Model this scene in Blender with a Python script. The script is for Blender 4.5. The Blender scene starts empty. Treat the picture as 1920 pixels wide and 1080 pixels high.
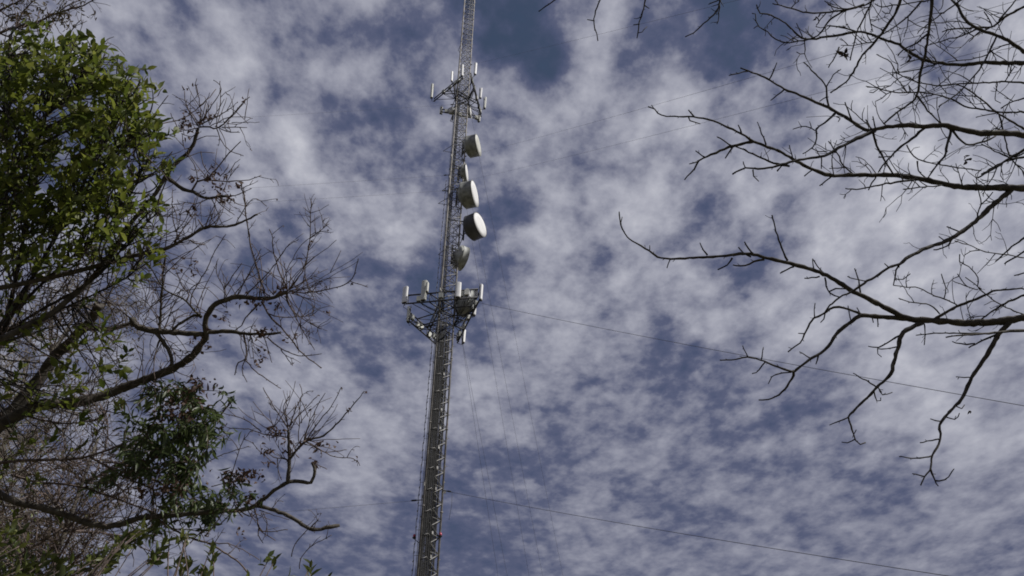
import bpy, math, random
from mathutils import Vector, Matrix

# ------------------------------------------------------------------ camera
PITCH = math.radians(44.0)
FPX = 1568.0                       # focal length in pixels of the 1920 px wide photograph
CAM = Vector((0.0, 0.0, 1.6))
R_ = Vector((1, 0, 0))
U_ = Vector((0, -math.sin(PITCH), math.cos(PITCH)))
F_ = Vector((0, math.cos(PITCH), math.sin(PITCH)))
sc = bpy.context.scene
cd = bpy.data.cameras.new('camera')
cam = bpy.data.objects.new('camera', cd)
sc.collection.objects.link(cam)
cam.location = CAM
cam.rotation_euler = (math.radians(90) + PITCH, 0, 0)
cd.sensor_width = 36.0
cd.lens = 36.0 * FPX / 1920.0
cd.clip_start = 0.05
cd.clip_end = 5000
sc.camera = cam
sc.view_settings.view_transform = 'Standard'
sc.view_settings.look = 'None'
sc.view_settings.exposure = 0.0
sc.view_settings.gamma = 1.0
sc.cycles.filter_width = 1.8
sc.cycles.max_bounces = 5
sc.cycles.diffuse_bounces = 3
sc.cycles.glossy_bounces = 2
sc.cycles.transmission_bounces = 3

# ------------------------------------------------------------------ sun
SUN_EL, SUN_AZ = math.radians(46), math.radians(108)
sun_dir = Vector((math.sin(SUN_AZ) * math.cos(SUN_EL), math.cos(SUN_AZ) * math.cos(SUN_EL), math.sin(SUN_EL)))
sl = bpy.data.lights.new('sun', 'SUN')
sl.energy = 3.8
sl.angle = math.radians(0.6)
sl.color = (1.0, 0.965, 0.915)
so = bpy.data.objects.new('sun', sl)
sc.collection.objects.link(so)
so.rotation_euler = (-sun_dir).to_track_quat('-Z', 'Y').to_euler()

# ------------------------------------------------------------------ pixel helpers (photo pixels of 1920x1080)
def ray(px, py):
    return F_ + R_ * ((px - 960) / FPX) + U_ * ((540 - py) / FPX)
def P(px, py, d):
    return CAM + ray(px, py) * d
def PZ(px, py, z):
    r = ray(px, py)
    return CAM + r * ((z - CAM.z) / r.z)

# ------------------------------------------------------------------ sky
world = bpy.data.worlds.new('World')
sc.world = world
world.use_nodes = True
wt = world.node_tree
world.cycles.sampling_method = 'MANUAL'
world.cycles.sample_map_resolution = 512
wt.nodes.clear()
WN = wt.nodes.new
def wl(a, b): wt.links.new(a, b)
def wmath(op, a, b=None, clamp=False):
    n = WN('ShaderNodeMath'); n.operation = op; n.use_clamp = clamp
    for i, v in enumerate((a, b)):
        if v is None: continue
        if isinstance(v, (int, float)): n.inputs[i].default_value = v
        else: wl(v, n.inputs[i])
    return n.outputs[0]
def wvec(op, a, b=None, s=None):
    n = WN('ShaderNodeVectorMath'); n.operation = op
    for i, v in enumerate((a, b)):
        if v is None: continue
        if isinstance(v, (tuple, Vector)): n.inputs[i].default_value = v
        else: wl(v, n.inputs[i])
    if s is not None:
        n.inputs['Scale'].default_value = s
    return n
# clouds: (x, y, radius, amount) seen from the camera position, placed as directions in the sky
BLOBS = [
 (1560,330,620,.06),(1800,420,420,.03),(1700,150,330,.05),(500,260,380,.05),
 (190,20,110,.14),(440,50,120,.20),(290,130,110,.20),(530,310,110,.34),(480,250,120,.1),(700,400,140,.20),(690,440,110,.10),
 (740,180,90,.14),(840,110,80,.16),(950,160,90,.20),(1290,190,110,.30),(1330,100,70,.14),(1110,40,80,.22),(1060,190,110,.18),
 (1100,340,130,.24),(1190,380,130,.22),(1350,260,120,.28),(1600,190,140,.30),(1650,400,140,.28),(1500,60,110,.18),(1790,250,150,.24),
 (1890,70,130,.34),(1480,580,90,.28),(1020,550,90,.22),(1000,470,90,.14),(1340,600,80,.22),(1820,560,150,.16),(1700,690,120,.22),
 (1860,820,150,.28),(1740,780,120,.14),(1100,640,120,.18),(980,620,90,.12),(1150,820,130,.10),(560,720,110,.24),(700,770,110,.18),
 (900,740,110,.16),(650,890,120,.16),(560,200,120,.06),(1580,480,160,.14),(1450,340,120,.14),(1000,300,90,.12),(860,230,80,.1),(1760,440,160,.14),
 (1250,520,140,.08),(1920,300,150,.2),(1650,560,120,.1),(1920,520,120,.12),(120,60,150,.1),
 (1010,75,100,-.58),(1370,85,130,-.66),(1210,82,80,-.30),(800,80,110,-.30),(700,60,80,-.10),(620,290,80,-.2),(590,380,90,-.15),
 (690,280,100,-.18),(760,310,70,-.14),(1150,300,110,-.16),(1040,320,70,-.12),(950,390,80,-.10),(1390,440,90,-.26),(1350,380,80,-.12),(1250,650,80,-.20),
 (640,600,150,-.20),(780,480,80,-.20),(450,500,120,-.12),(520,560,120,-.12),(760,600,100,-.14),(560,1000,190,-.2),(820,1010,180,-.22),
 (1160,740,90,-.14),(1550,800,90,-.09),(1430,810,90,-.08),(1690,870,120,-.16),(1900,900,90,-.12),(1710,110,80,-.30),(1540,150,70,-.26),
 (1490,250,80,-.22),(1820,140,70,-.3),(300,180,60,-.1),(330,300,90,-.2),(250,90,60,-.1),(1260,250,70,-.2),(640,440,70,-.1),(850,640,90,-.14),(1040,720,90,-.12),
 (1000,900,130,-.1),(1330,720,70,-.12),(1600,640,60,-.16),(1250,900,150,-.08),(930,1040,140,-.1),(1700,330,60,-.2),(1580,280,60,-.1),(120,300,200,-.1),(600,40,90,-.08),
]
tc = WN('ShaderNodeTexCoord')
dirv = wvec('NORMALIZE', tc.outputs['Generated']).outputs[0]
sep = WN('ShaderNodeSeparateXYZ'); wl(dirv, sep.inputs[0])
zc = wmath('MAXIMUM', sep.outputs[2], 0.06)
comb = WN('ShaderNodeCombineXYZ')
wl(wmath('DIVIDE', sep.outputs[0], zc), comb.inputs[0])
wl(wmath('DIVIDE', sep.outputs[1], zc), comb.inputs[1])
plane = comb.outputs[0]
def noise(vec, scale, detail, rough, dist=0.0, off=(0, 0, 0)):
    m = wvec('ADD', vec, off).outputs[0]
    n = WN('ShaderNodeTexNoise')
    n.inputs['Scale'].default_value = scale; n.inputs['Detail'].default_value = detail
    n.inputs['Roughness'].default_value = rough; n.inputs['Distortion'].default_value = dist
    wl(m, n.inputs['Vector'])
    return n
nw = noise(plane, 6.0, 4, .55, 0, (3.1, 1.7, 0))
warp = wvec('SCALE', wvec('SUBTRACT', nw.outputs['Color'], (.5, .5, .5)).outputs[0], s=0.085).outputs[0]
dirw = wvec('ADD', dirv, warp).outputs[0]
acc = None
for (bx, by, br_, ba) in BLOBS:
    if ba < 0 and ba > -.5: ba *= .72
    elif ba > 0 and br_ < 200: ba *= 1.05
    r = ray(bx, by); c = r.normalized(); rad = 1.35 * br_ / FPX / r.length
    d = wvec('DISTANCE', dirw, c)
    mr = WN('ShaderNodeMapRange'); mr.interpolation_type = 'SMOOTHSTEP'
    wl(d.outputs['Value'], mr.inputs['Value'])
    mr.inputs['From Min'].default_value = 0; mr.inputs['From Max'].default_value = rad
    mr.inputs['To Min'].default_value = ba; mr.inputs['To Max'].default_value = 0
    acc = mr.outputs[0] if acc is None else wmath('ADD', acc, mr.outputs[0])
# the cloud sheet is combed slightly along one direction
mp = WN('ShaderNodeMapping'); mp.inputs['Rotation'].default_value = (0, 0, math.radians(-35)); mp.inputs['Scale'].default_value = (1.0, 0.80, 1)
wl(plane, mp.inputs['Vector'])
n1 = noise(mp.outputs[0], 5.0, 6, .50, 0)
n2 = noise(mp.outputs[0], 15.0, 7, .55, 0, (9.2, 4.4, 0))
n3 = noise(plane, 42.0, 5, .6, 0, (1.2, 7.4, 0))
wp = noise(mp.outputs[0], 9.0, 5, .55, 0, (5.5, 2.2, 0))
pw = wvec('ADD', mp.outputs[0], wvec('SCALE', wvec('SUBTRACT', wp.outputs['Color'], (.5, .5, .5)).outputs[0], s=.16).outputs[0]).outputs[0]
def puff(scale, k):
    v = WN('ShaderNodeTexVoronoi'); v.feature = 'SMOOTH_F1'; v.inputs['Scale'].default_value = scale; v.inputs['Smoothness'].default_value = .40
    wl(pw, v.inputs['Vector'])
    return wmath('MULTIPLY', wmath('SUBTRACT', .42, v.outputs['Distance']), k)
def cen(n, k): return wmath('MULTIPLY', wmath('SUBTRACT', n.outputs['Fac'], .5), k)
tex = wmath('ADD', wmath('ADD', cen(n1, .50), cen(n2, 1.05)), wmath('ADD', cen(n3, .42), wmath('ADD', puff(9.0, .40), puff(20.0, .32))))
calm = WN('ShaderNodeMapRange'); wl(sep.outputs[2], calm.inputs['Value'])
calm.inputs['From Min'].default_value = .42; calm.inputs['From Max'].default_value = .74; calm.inputs['To Min'].default_value = .46; calm.inputs['To Max'].default_value = .96
dens = wmath('ADD', wmath('MULTIPLY', tex, calm.outputs[0]), wmath('ADD', wmath('MULTIPLY', acc, .9), .605))
def ramp(fac, stops, interp='LINEAR'):
    n = WN('ShaderNodeValToRGB'); n.color_ramp.interpolation = interp
    e = n.color_ramp.elements
    while len(e) < len(stops): e.new(.5)
    for i, (p, c) in enumerate(stops):
        e[i].position = p; e[i].color = (*c, 1)
    wl(fac, n.inputs[0])
    return n.outputs[0]
dens8 = wmath('MULTIPLY', dens, .72)
cloud = ramp(dens8, [(.05, (.048, .067, .120)), (.225, (.070, .088, .160)), (.315, (.100, .114, .190)), (.425, (.205, .215, .288)), (.55, (.315, .324, .395)), (.70, (.42, .428, .495)), (.92, (.58, .585, .64))])
cover = ramp(dens, [(.0, (.15, .15, .15)), (.30, (1, 1, 1))])
sky = WN('ShaderNodeTexSky'); sky.sky_type = 'NISHITA'; sky.sun_disc = False
sky.sun_elevation = SUN_EL; sky.sun_rotation = SUN_AZ
sky.air_density = 1.0; sky.dust_density = 1.0; sky.ozone_density = 1.5
skyc = WN('ShaderNodeMix'); skyc.data_type = 'RGBA'; skyc.blend_type = 'MULTIPLY'; skyc.inputs['Factor'].default_value = 1
wl(sky.outputs[0], skyc.inputs['A']); skyc.inputs['B'].default_value = (.50, .50, .50, 1)
c10 = wvec('SCALE', cloud, s=10.0).outputs[0]
mix = WN('ShaderNodeMix'); mix.data_type = 'RGBA'
wl(cover, mix.inputs['Factor']); wl(skyc.outputs['Result'], mix.inputs['A']); wl(c10, mix.inputs['B'])
bg = WN('ShaderNodeBackground'); bg.inputs['Strength'].default_value = 0.10
wl(mix.outputs['Result'], bg.inputs['Color'])
wo = WN('ShaderNodeOutputWorld'); wl(bg.outputs[0], wo.inputs['Surface'])

# ------------------------------------------------------------------ materials
def newmat(name):
    m = bpy.data.materials.new(name); m.use_nodes = True
    return m, m.node_tree, m.node_tree.nodes['Principled BSDF']
def noisy(name, c1, c2, scale=8, rough=.7, metal=0.0, detail=6, c3=None, bump=0.0, lo=.35, hi=.65):
    m, t, b = newmat(name)
    co = t.nodes.new('ShaderNodeTexCoord')
    n = t.nodes.new('ShaderNodeTexNoise'); n.inputs['Scale'].default_value = scale; n.inputs['Detail'].default_value = detail
    t.links.new(co.outputs['Object'], n.inputs['Vector'])
    r = t.nodes.new('ShaderNodeValToRGB')
    e = r.color_ramp.elements
    e[0].position = lo; e[0].color = (*c1, 1); e[1].position = hi; e[1].color = (*c2, 1)
    if c3:
        x = e.new(min(.98, hi + .1)); x.color = (*c3, 1)
    t.links.new(n.outputs['Fac'], r.inputs[0]); t.links.new(r.outputs[0], b.inputs['Base Color'])
    b.inputs['Roughness'].default_value = rough; b.inputs['Metallic'].default_value = metal
    if bump:
        bp = t.nodes.new('ShaderNodeBump'); bp.inputs['Strength'].default_value = bump; bp.inputs['Distance'].default_value = .02
        t.links.new(n.outputs['Fac'], bp.inputs['Height']); t.links.new(bp.outputs[0], b.inputs['Normal'])
    return m
def leafmat(name, cols, trans=.35, rough=.45):
    m, t, b = newmat(name)
    g = t.nodes.new('ShaderNodeNewGeometry')
    r = t.nodes.new('ShaderNodeValToRGB'); e = r.color_ramp.elements
    while len(e) < len(cols): e.new(.5)
    for i, c in enumerate(cols):
        e[i].position = i / (len(cols) - 1); e[i].color = (*c, 1)
    t.links.new(g.outputs['Random Per Island'], r.inputs[0])
    t.links.new(r.outputs[0], b.inputs['Base Color'])
    b.inputs['Roughness'].default_value = rough
    tr = t.nodes.new('ShaderNodeBsdfTranslucent'); t.links.new(r.outputs[0], tr.inputs['Color'])
    mx = t.nodes.new('ShaderNodeMixShader'); mx.inputs[0].default_value = trans
    t.links.new(b.outputs[0], mx.inputs[1]); t.links.new(tr.outputs[0], mx.inputs[2])
    t.links.new(mx.outputs[0], t.nodes['Material Output'].inputs['Surface'])
    return m
M = {}
M['steel'] = noisy('galvanised_steel', (.15, .148, .142), (.40, .392, .375), 3.0, .65, .1, 8)
M['steel_dark'] = noisy('dull_steel', (.045, .045, .048), (.10, .10, .105), 3.0, .55, .3)
M['rusty'] = noisy('weathered_steel', (.13, .12, .11), (.34, .325, .305), 2.2, .7, .1, 8, (.22, .13, .09))
M['cable'] = noisy('cable_jacket', (.011, .0112, .0118), (.031, .031, .032), 5.0, .85)
M['white'] = noisy('white_plastic', (.74, .74, .73), (.84, .84, .83), 3.0, .5)
M['cream'] = noisy('yellowed_plastic', (.54, .545, .49), (.66, .66, .60), 3.0, .55)
M['radome'] = noisy('radome_fabric', (.76, .76, .75), (.86, .86, .85), 1.2, .6)
M['grey'] = noisy('grey_paint', (.27, .28, .26), (.46, .47, .44), 2.5, .6)
M['shroud'] = noisy('shroud_grey', (.17, .175, .16), (.34, .35, .325), 2.5, .6)
M['shroud_dark'] = noisy('shroud_dark', (.045, .045, .048), (.085, .085, .09), 1.5, .55)
M['red'] = noisy('red_lens', (.35, .02, .05), (.5, .04, .08), 4, .3)
M['wire'] = noisy('wire_rope', (.05, .05, .055), (.08, .08, .085), 4, .8, .0)
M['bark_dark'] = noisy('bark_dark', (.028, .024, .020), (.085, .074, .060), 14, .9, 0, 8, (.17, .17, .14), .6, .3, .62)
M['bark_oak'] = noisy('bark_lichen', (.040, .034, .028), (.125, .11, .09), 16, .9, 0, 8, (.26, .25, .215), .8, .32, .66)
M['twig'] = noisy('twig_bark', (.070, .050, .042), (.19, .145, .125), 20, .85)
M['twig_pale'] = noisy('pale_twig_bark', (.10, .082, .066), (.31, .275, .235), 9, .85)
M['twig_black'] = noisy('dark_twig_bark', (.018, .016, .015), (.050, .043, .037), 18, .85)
M['leaf'] = leafmat('glossy_leaf', [(.080, .112, .022), (.122, .158, .025), (.155, .19, .028), (.24, .26, .055), (.095, .128, .022)], .55, .5)
M['leaf_lime'] = leafmat('yellow_green_leaf', [(.07, .092, .024), (.10, .13, .03), (.16, .175, .045), (.075, .10, .026)], .4, .4)
M['leaf_dark'] = leafmat('dark_leaf', [(.048, .070, .026), (.078, .108, .036), (.105, .140, .048), (.060, .084, .032)], .46, .42)
M['leaf_dry'] = leafmat('dry_leaf', [(.050, .028, .020), (.10, .055, .038), (.075, .045, .032), (.13, .075, .05)], .25, .7)
M['leaf_black'] = leafmat('withered_leaf', [(.020, .015, .013), (.045, .032, .026)], .15, .8)
M['leaf_tan'] = leafmat('tan_leaf', [(.085, .062, .030), (.13, .095, .05), (.075, .075, .025), (.11, .075, .045)], .35, .6)
M['ground'] = noisy('leaf_litter', (.055, .045, .028), (.085, .080, .035), .6, .95, 0, 10, (.05, .065, .02))

# ------------------------------------------------------------------ object helpers
col = sc.collection
class MB:
    def __init__(s): s.v = []; s.f = []; s.sm = []
    def tube(s, pts, rads, n=6, cap=True, smooth=True):
        k0 = len(s.v); m = len(pts)
        if m < 2: return
        nrm = None
        for i, p in enumerate(pts):
            a = pts[max(0, i - 1)]; b = pts[min(m - 1, i + 1)]
            t = (b - a)
            t = t.normalized() if t.length > 1e-9 else Vector((0, 0, 1))
            if nrm is None:
                up = Vector((0, 0, 1)) if abs(t.z) < .9 else Vector((1, 0, 0))
                nrm = t.cross(up).normalized()
            else:
                nrm = (nrm - t * nrm.dot(t))
                nrm = nrm.normalized() if nrm.length > 1e-6 else t.orthogonal().normalized()
            bn = t.cross(nrm); r = rads[i] if isinstance(rads, (list, tuple)) else rads
            for k in range(n):
                an = 2 * math.pi * k / n
                s.v.append(p + nrm * (r * math.cos(an)) + bn * (r * math.sin(an)))
        for i in range(m - 1):
            for k in range(n):
                a = k0 + i * n + k; b = k0 + i * n + (k + 1) % n
                s.f.append((a, b, b + n, a + n)); s.sm.append(smooth)
        if cap:
            s.f.append(tuple(k0 + k for k in range(n - 1, -1, -1))); s.sm.append(False)
            s.f.append(tuple(k0 + (m - 1) * n + k for k in range(n))); s.sm.append(False)
    def bar(s, a, b, r, n=5): s.tube([Vector(a), Vector(b)], r, n)
    def box(s, c, ex, ey, ez):
        # c centre; ex, ey, ez half-extent vectors
        k = len(s.v); c = Vector(c)
        for a in (-1, 1):
            for b in (-1, 1):
                for d in (-1, 1): s.v.append(c + ex * a + ey * b + ez * d)
        for q in ((0, 1, 3, 2), (4, 6, 7, 5), (0, 4, 5, 1), (2, 3, 7, 6), (0, 2, 6, 4), (1, 5, 7, 3)):
            s.f.append(tuple(k + i for i in q)); s.sm.append(False)
    def lathe(s, o, ax, prof, n=28, smooth=True, closed_end=True):
        # prof: list of (distance along ax, radius)
        ax = ax.normalized(); e1 = ax.orthogonal().normalized(); e2 = ax.cross(e1); k0 = len(s.v)
        for (h, r) in prof:
            for k in range(n):
                an = 2 * math.pi * k / n
                s.v.append(o + ax * h + e1 * (r * math.cos(an)) + e2 * (r * math.sin(an)))
        for i in range(len(prof) - 1):
            for k in range(n):
                a = k0 + i * n + k; b = k0 + i * n + (k + 1) % n
                s.f.append((a, b, b + n, a + n)); s.sm.append(smooth)
        if closed_end:
            s.f.append(tuple(k0 + k for k in range(n - 1, -1, -1))); s.sm.append(False)
            s.f.append(tuple(k0 + (len(prof) - 1) * n + k for k in range(n))); s.sm.append(False)
    def leaf(s, base, d, nrm, L, W, fold=.25, droop=.12, curl=0.0):
        d = d.normalized(); side = d.cross(nrm)
        side = side.normalized() if side.length > 1e-6 else d.orthogonal().normalized()
        up = side.cross(d).normalized()
        k = len(s.v)
        def at(t, w, dz): return base + d * (L * t) + side * (w * W * .5) + up * (dz * L - droop * L * t * t)
        s.v += [at(0, 0, 0), at(.3, -.85, fold * .3), at(.32, 0, 0), at(.3, .85, fold * .3),
                at(.62, -.9, fold * .3 - curl), at(.64, 0, -curl), at(.62, .9, fold * .3 - curl), at(1, 0, -2 * curl)]
        for q in ((0, 2, 1), (0, 3, 2), (1, 2, 5, 4), (2, 3, 6, 5), (4, 5, 7), (5, 6, 7)):
            s.f.append(tuple(k + i for i in q)); s.sm.append(True)
    def build(s, name, mat, parent=None, origin=None):
        o0 = parent.matrix_world.translation if parent is not None else (origin or Vector())
        if parent is not None: o0 = Vector(parent['_o'])
        me = bpy.data.meshes.new(name)
        me.from_pydata([tuple(v - o0) for v in s.v], [], s.f)
        me.polygons.foreach_set('use_smooth', s.sm)
        me.materials.append(mat)
        me.update()
        o = bpy.data.objects.new(name, me); col.objects.link(o)
        if parent is not None: o.parent = parent
        else: o.location = o0
        o['_o'] = tuple(o0)
        return o
def tag(o, label=None, cat=None, group=None, kind=None):
    if label: o['label'] = label
    if cat: o['category'] = cat
    if group: o['group'] = group
    if kind: o['kind'] = kind
    return o
def thing(name, loc, label, cat, group=None):
    o = bpy.data.objects.new(name, None); col.objects.link(o)
    o.empty_display_size = .2; o.location = loc; o['_o'] = tuple(loc)
    return tag(o, label, cat, group)

def spline(pts, step):
    """Catmull-Rom through 2-D/3-D tuples, resampled; returns list of tuples"""
    if len(pts) < 3 and len(pts) == 2:
        pass
    out = []
    n = len(pts)
    for i in range(n - 1):
        p0 = pts[max(0, i - 1)]; p1 = pts[i]; p2 = pts[i + 1]; p3 = pts[min(n - 1, i + 2)]
        L = math.dist(p1[:2], p2[:2]); k = max(1, int(L / step))
        for j in range(k):
            t = j / k
            out.append(tuple(.5 * (2 * b + (c - a) * t + (2 * a - 5 * b + 4 * c - d) * t * t + (3 * b - a - 3 * c + d) * t ** 3) for a, b, c, d in zip(p0, p1, p2, p3)))
    out.append(tuple(pts[-1]))
    return out

# ------------------------------------------------------------------ ground
g = MB()
N = 40; S = 700
rg = random.Random(5)
for i in range(N + 1):
    for j in range(N + 1):
        x = -S + 2 * S * i / N; y = -S + 2 * S * j / N
        d = math.hypot(x, y)
        g.v.append(Vector((x, y, -.02 + (rg.uniform(-1, 1) * min(6, max(0, d - 120) * .02)))))
for i in range(N):
    for j in range(N):
        a = i * (N + 1) + j
        g.f.append((a, a + N + 1, a + N + 2, a + 1)); g.sm.append(True)
tag(g.build('ground', M['ground']), kind='structure')

# ------------------------------------------------------------------ guyed lattice mast
MX, MY = -5.1, 46.5
TOP = 112.0
FACE = 1.32
rc = FACE / math.sqrt(3)
ANG0 = math.radians(-90 - 22)                       # one leg towards the camera, a little to the left
LEG = [Vector((MX + rc * math.cos(ANG0 + k * 2 * math.pi / 3), MY + rc * math.sin(ANG0 + k * 2 * math.pi / 3), 0)) for k in range(3)]
def MZ(y): return CAM.z + MY * math.tan(PITCH + math.atan((540 - y) / FPX))
mast = thing('lattice_mast', Vector((MX, MY, 0)), 'tall grey triangular lattice radio mast rising through the middle of the sky', 'radio mast')
Z = lambda v, z: Vector((v.x, v.y, z))
for k in range(3):
    b = MB(); b.bar(Z(LEG[k], 0), Z(LEG[k], TOP), .066, 8)
    z = 3.0
    while z < TOP:
        b.tube([Z(LEG[k], z - .03), Z(LEG[k], z + .03)], .095, 8); z += 6.1
    b.build('leg', M['steel'] if k == 2 else M['rusty'], mast)
rm = random.Random(11)
PAN = 1.12
for k in range(3):
    a, c = LEG[k], LEG[(k + 1) % 3]; b = MB(); z = 0.0; i = 0
    while z < TOP - PAN:
        b.bar(Z(a, z), Z(c, z + PAN), .030, 4); b.bar(Z(c, z), Z(a, z + PAN), .030, 4)
        b.bar(Z(a, z), Z(c, z), .020, 4)
        z += PAN; i += 1
    b.build('bracing', (M['steel'], M['steel_dark'], M['rusty'])[k], mast)
# ladder inside the face turned to the camera's left
near = LEG[0]; lft = LEG[2]; rgt = LEG[1]
e_l = (lft - near).normalized(); e_r = (rgt - near).normalized()
out_l = Vector((e_l.y, -e_l.x, 0));  out_l = out_l if out_l.dot(Vector((MX, MY, 0)) - near) < 0 else -out_l
out_r = Vector((e_r.y, -e_r.x, 0));  out_r = out_r if out_r.dot(Vector((MX, MY, 0)) - near) < 0 else -out_r
b = MB()
l0 = near + e_r * (FACE * .60) - out_r * .12; l1 = l0 + e_r * .34
b.bar(Z(l0, 0), Z(l0, TOP), .018, 5); b.bar(Z(l1, 0), Z(l1, TOP), .018, 5)
z = .3
while z < TOP: b.bar(Z(l0, z), Z(l1, z), .011, 4); z += .31
b.build('ladder', M['steel'], mast)
# coaxial cable runs: a wide one up to the lower sector array, a narrow one on to the upper array
def cable_run(x0, n, sp, z0, z1, r, d):
    b = MB()
    for i in range(n):
        base = near + e_r * (x0 + sp * i) + out_r * (d + (.035 if i % 3 == 1 else 0)); pts = []; z = z0
        while z < z1 - (i % 4) * .5:
            pts.append(Z(base, z) + e_r * rm.uniform(-.010, .010) + out_r * rm.uniform(-.012, .012)); z += 1.9
        pts.append(Z(base, z1 - (i % 4) * .5))
        b.tube(pts, r, 6)
    return b
cable_run(.04, 14, .047, 0, 43.6, .026, .045).build('cable_bundle', M['cable'], mast)
cable_run(.78, 7, .05, 0, 43.0, .024, -.10).build('cable_bundle', M['cable'], mast)
cable_run(.12, 16, .06, 0, 42.8, .026, -.32).build('cable_bundle', M['cable'], mast)
cable_run(.16, 6, .055, 43.6, 72.5, .024, -.10).build('cable_bundle', M['cable'], mast)
b = MB()
for i in range(7):
    base = near + e_l * (.22 + .06 * i) - out_l * .1; pts = []; z = 0
    while z < 43: pts.append(Z(base, z) + e_l * rm.uniform(-.012, .012)); z += 2
    b.tube(pts, .02, 5)
b.build('cable_bundle', M['cable'], mast)
# pale cable hangers clipped across the bundle
b = MB(); z = 12.0
while z < 43:
    a0 = near + e_r * .06 + out_r * .13; a1 = near + e_r * .40 + out_r * .15; a2 = near + e_r * .52 + out_r * .13
    dz = rm.uniform(.10, .26)
    b = MB(); b.tube([Z(a0, z), Z((a0 + a1) / 2, z + dz * .35), Z(a1, z + dz), Z(a2, z + dz - .1)], .022, 5); b.build('cable_hanger', M['steel'], mast)
    if rm.random() < .7:
        c0 = near + e_r * .72 + out_r * .12
        b = MB(); b.box(Z(c0, z + .3), e_r * .06, out_r * .02, Vector((0, 0, .10))); b.build('cable_clamp', M['steel'], mast)
    z += 1.5
# clips along the right-hand leg
b = MB(); z = 14.0
while z < TOP:
    q = rgt + e_r * .08
    b = MB(); b.box(Z(q, z), e_r * .035, out_r * .03, Vector((0, 0, .03)))
    if rm.random() < .5: b.bar(Z(q, z), Z(q + e_r * .16 + out_r * .05, z + .05), .014, 4)
    b.build('leg_clip', M['rusty'], mast)
    z += rm.uniform(.8, 2.2)
# thin feed line on stand-offs outside the left leg
b = MB(); fl = lft - e_r * .36 + e_l * .04; pts = []; z = 0; i = 0
while z < 60:
    pts.append(Z(fl, z) + Vector((.03 * math.sin(i * 1.9), 0, 0)))
    if i % 3 == 0: b.bar(Z(fl, z), Z(lft, z + .1), .014, 4)
    b.box(Z(fl, z + .2), Vector((.034, 0, .02)), Vector((0, .03, 0)), Vector((0.01, 0, .05)))
    z += .55; i += 1
b.tube(pts, .020, 5)
b.build('feed_line', M['steel'], mast)
b = MB(); fl2 = lft - e_r * .14 + e_l * .10
b.tube([Z(fl2, z) for z in range(0, 73, 3)], .022, 5)
b.build('feed_line', M['steel'], mast)
# short outriggers that hold feed lines and dish stays on the left flank
for yy, ln in ((88, .22), (276, .8), (350, .55), (374, .8), (470, .4)):
    z = MZ(yy); b = MB(); q = lft + Vector((-ln, -.2, -.1))
    b.tube([Z(lft, z), Z(q, z - .05), Z(near, z - .6)], .026, 5)
    b.build('stay_bracket', M['steel_dark'], mast)
# guy lugs
for yy in (305, 345, 556, 920):
    z = MZ(yy)
    for v in LEG:
        b = MB()
        o = (v - Vector((MX, MY, 0))).normalized()
        b.box(Z(v, z) + o * .1, o * .1, Vector((-o.y, o.x, 0)) * .015, Vector((0, 0, .12)))
        b.bar(Z(v, z - .25), Z(v, z + .25), .062, 8)
        b.build('guy_collar', M['steel'], mast)

# ------------------------------------------------------------------ guy wires
def guy(zt, anchor, leg, label, r=.0105, sag=.5, damp=False):
    a = Z(leg, zt); e = Vector((anchor[0], anchor[1], .3)); n = 40
    o = thing('guy_wire', a, label, 'guy wire', 'thin guy wires stretched from the mast')
    pts = [a.lerp(e, i / n) - Vector((0, 0, sag * 4 * (i / n) * (1 - i / n))) for i in range(n + 1)]
    b = MB(); b.tube(pts, r, 5); b.build('strand', M['wire'], o)
    d = (e - a).normalized(); b = MB(); b.bar(a, a + d * .6, .03, 6); b.tube([a + d * .5, a + d * .62, a + d * .95, a + d * 1.05], [.02, .055, .055, .02], 6); b.build('clamp', M['steel_dark'], o)
    if damp:
        q = a + d * 1.15; b = MB(); b.tube([q, q + Vector((.02, 0, -.9)), q + Vector((-.1, 0, -1.9))], .012, 5); b.build('tail', M['wire'], o)
    b = MB(); b.box(Vector((anchor[0], anchor[1], .1)), Vector((.35, 0, 0)), Vector((0, .35, 0)), Vector((0, 0, .22))); b.build('anchor_block', M['grey'], o)
RL, RU, LA, AW = (30.0, 6.0), (14.0, -6.0), (-50.0, 2.0), (8.0, 118.0)
guy(MZ(918), RL, rgt, 'lowest guy wire sloping down to the right below the bare branches', .012, .5, True)
guy(MZ(556), RL, rgt, 'guy wire leaving the lower antenna ring to the right and crossing behind bare branch tips', .012, .6)
guy(MZ(292), RU, rgt, 'faint guy wire rising to the right from beside the top shrouded dish', .0042, .3)
guy(MZ(338), (15, -6), rgt, 'faint guy wire rising to the right from beside the second pair of dishes', .0042, .3)
guy(MZ(120), (15, -5), rgt, 'highest faint guy wire rising to the right past the hanging twigs', .005, .2)
guy(MZ(928), (-52, 4), lft, 'lowest guy wire sloping down to the left above the bare branch end', .008, .4)
guy(MZ(347), LA, lft, 'faint guy wire running left level with the second pair of dishes', .006, .4)
guy(MZ(318), (-48, 2), lft, 'faint guy wire running left between the upper dishes', .006, .4)
guy(MZ(186), (-50, 2), lft, 'highest faint guy wire running left across the clouds to the leafy tree', .005, .4)
for yy, ax in ((556, 7.0), (565, 10.0), (345, 11.0), (305, 13.5), (186, 16.0)):
    guy(MZ(yy), (ax, 118.0), LEG[1], {556: 'nearest to the mast of the steep guy wires falling away behind it', 565: 'second steep guy wire from the mast falling away behind it', 345: 'middle one of the five steep guy wires falling away behind the mast', 305: 'second from the right of the steep guy wires behind the mast', 186: 'rightmost of the steep guy wires falling away behind the mast'}[yy], .009, .3)

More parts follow.
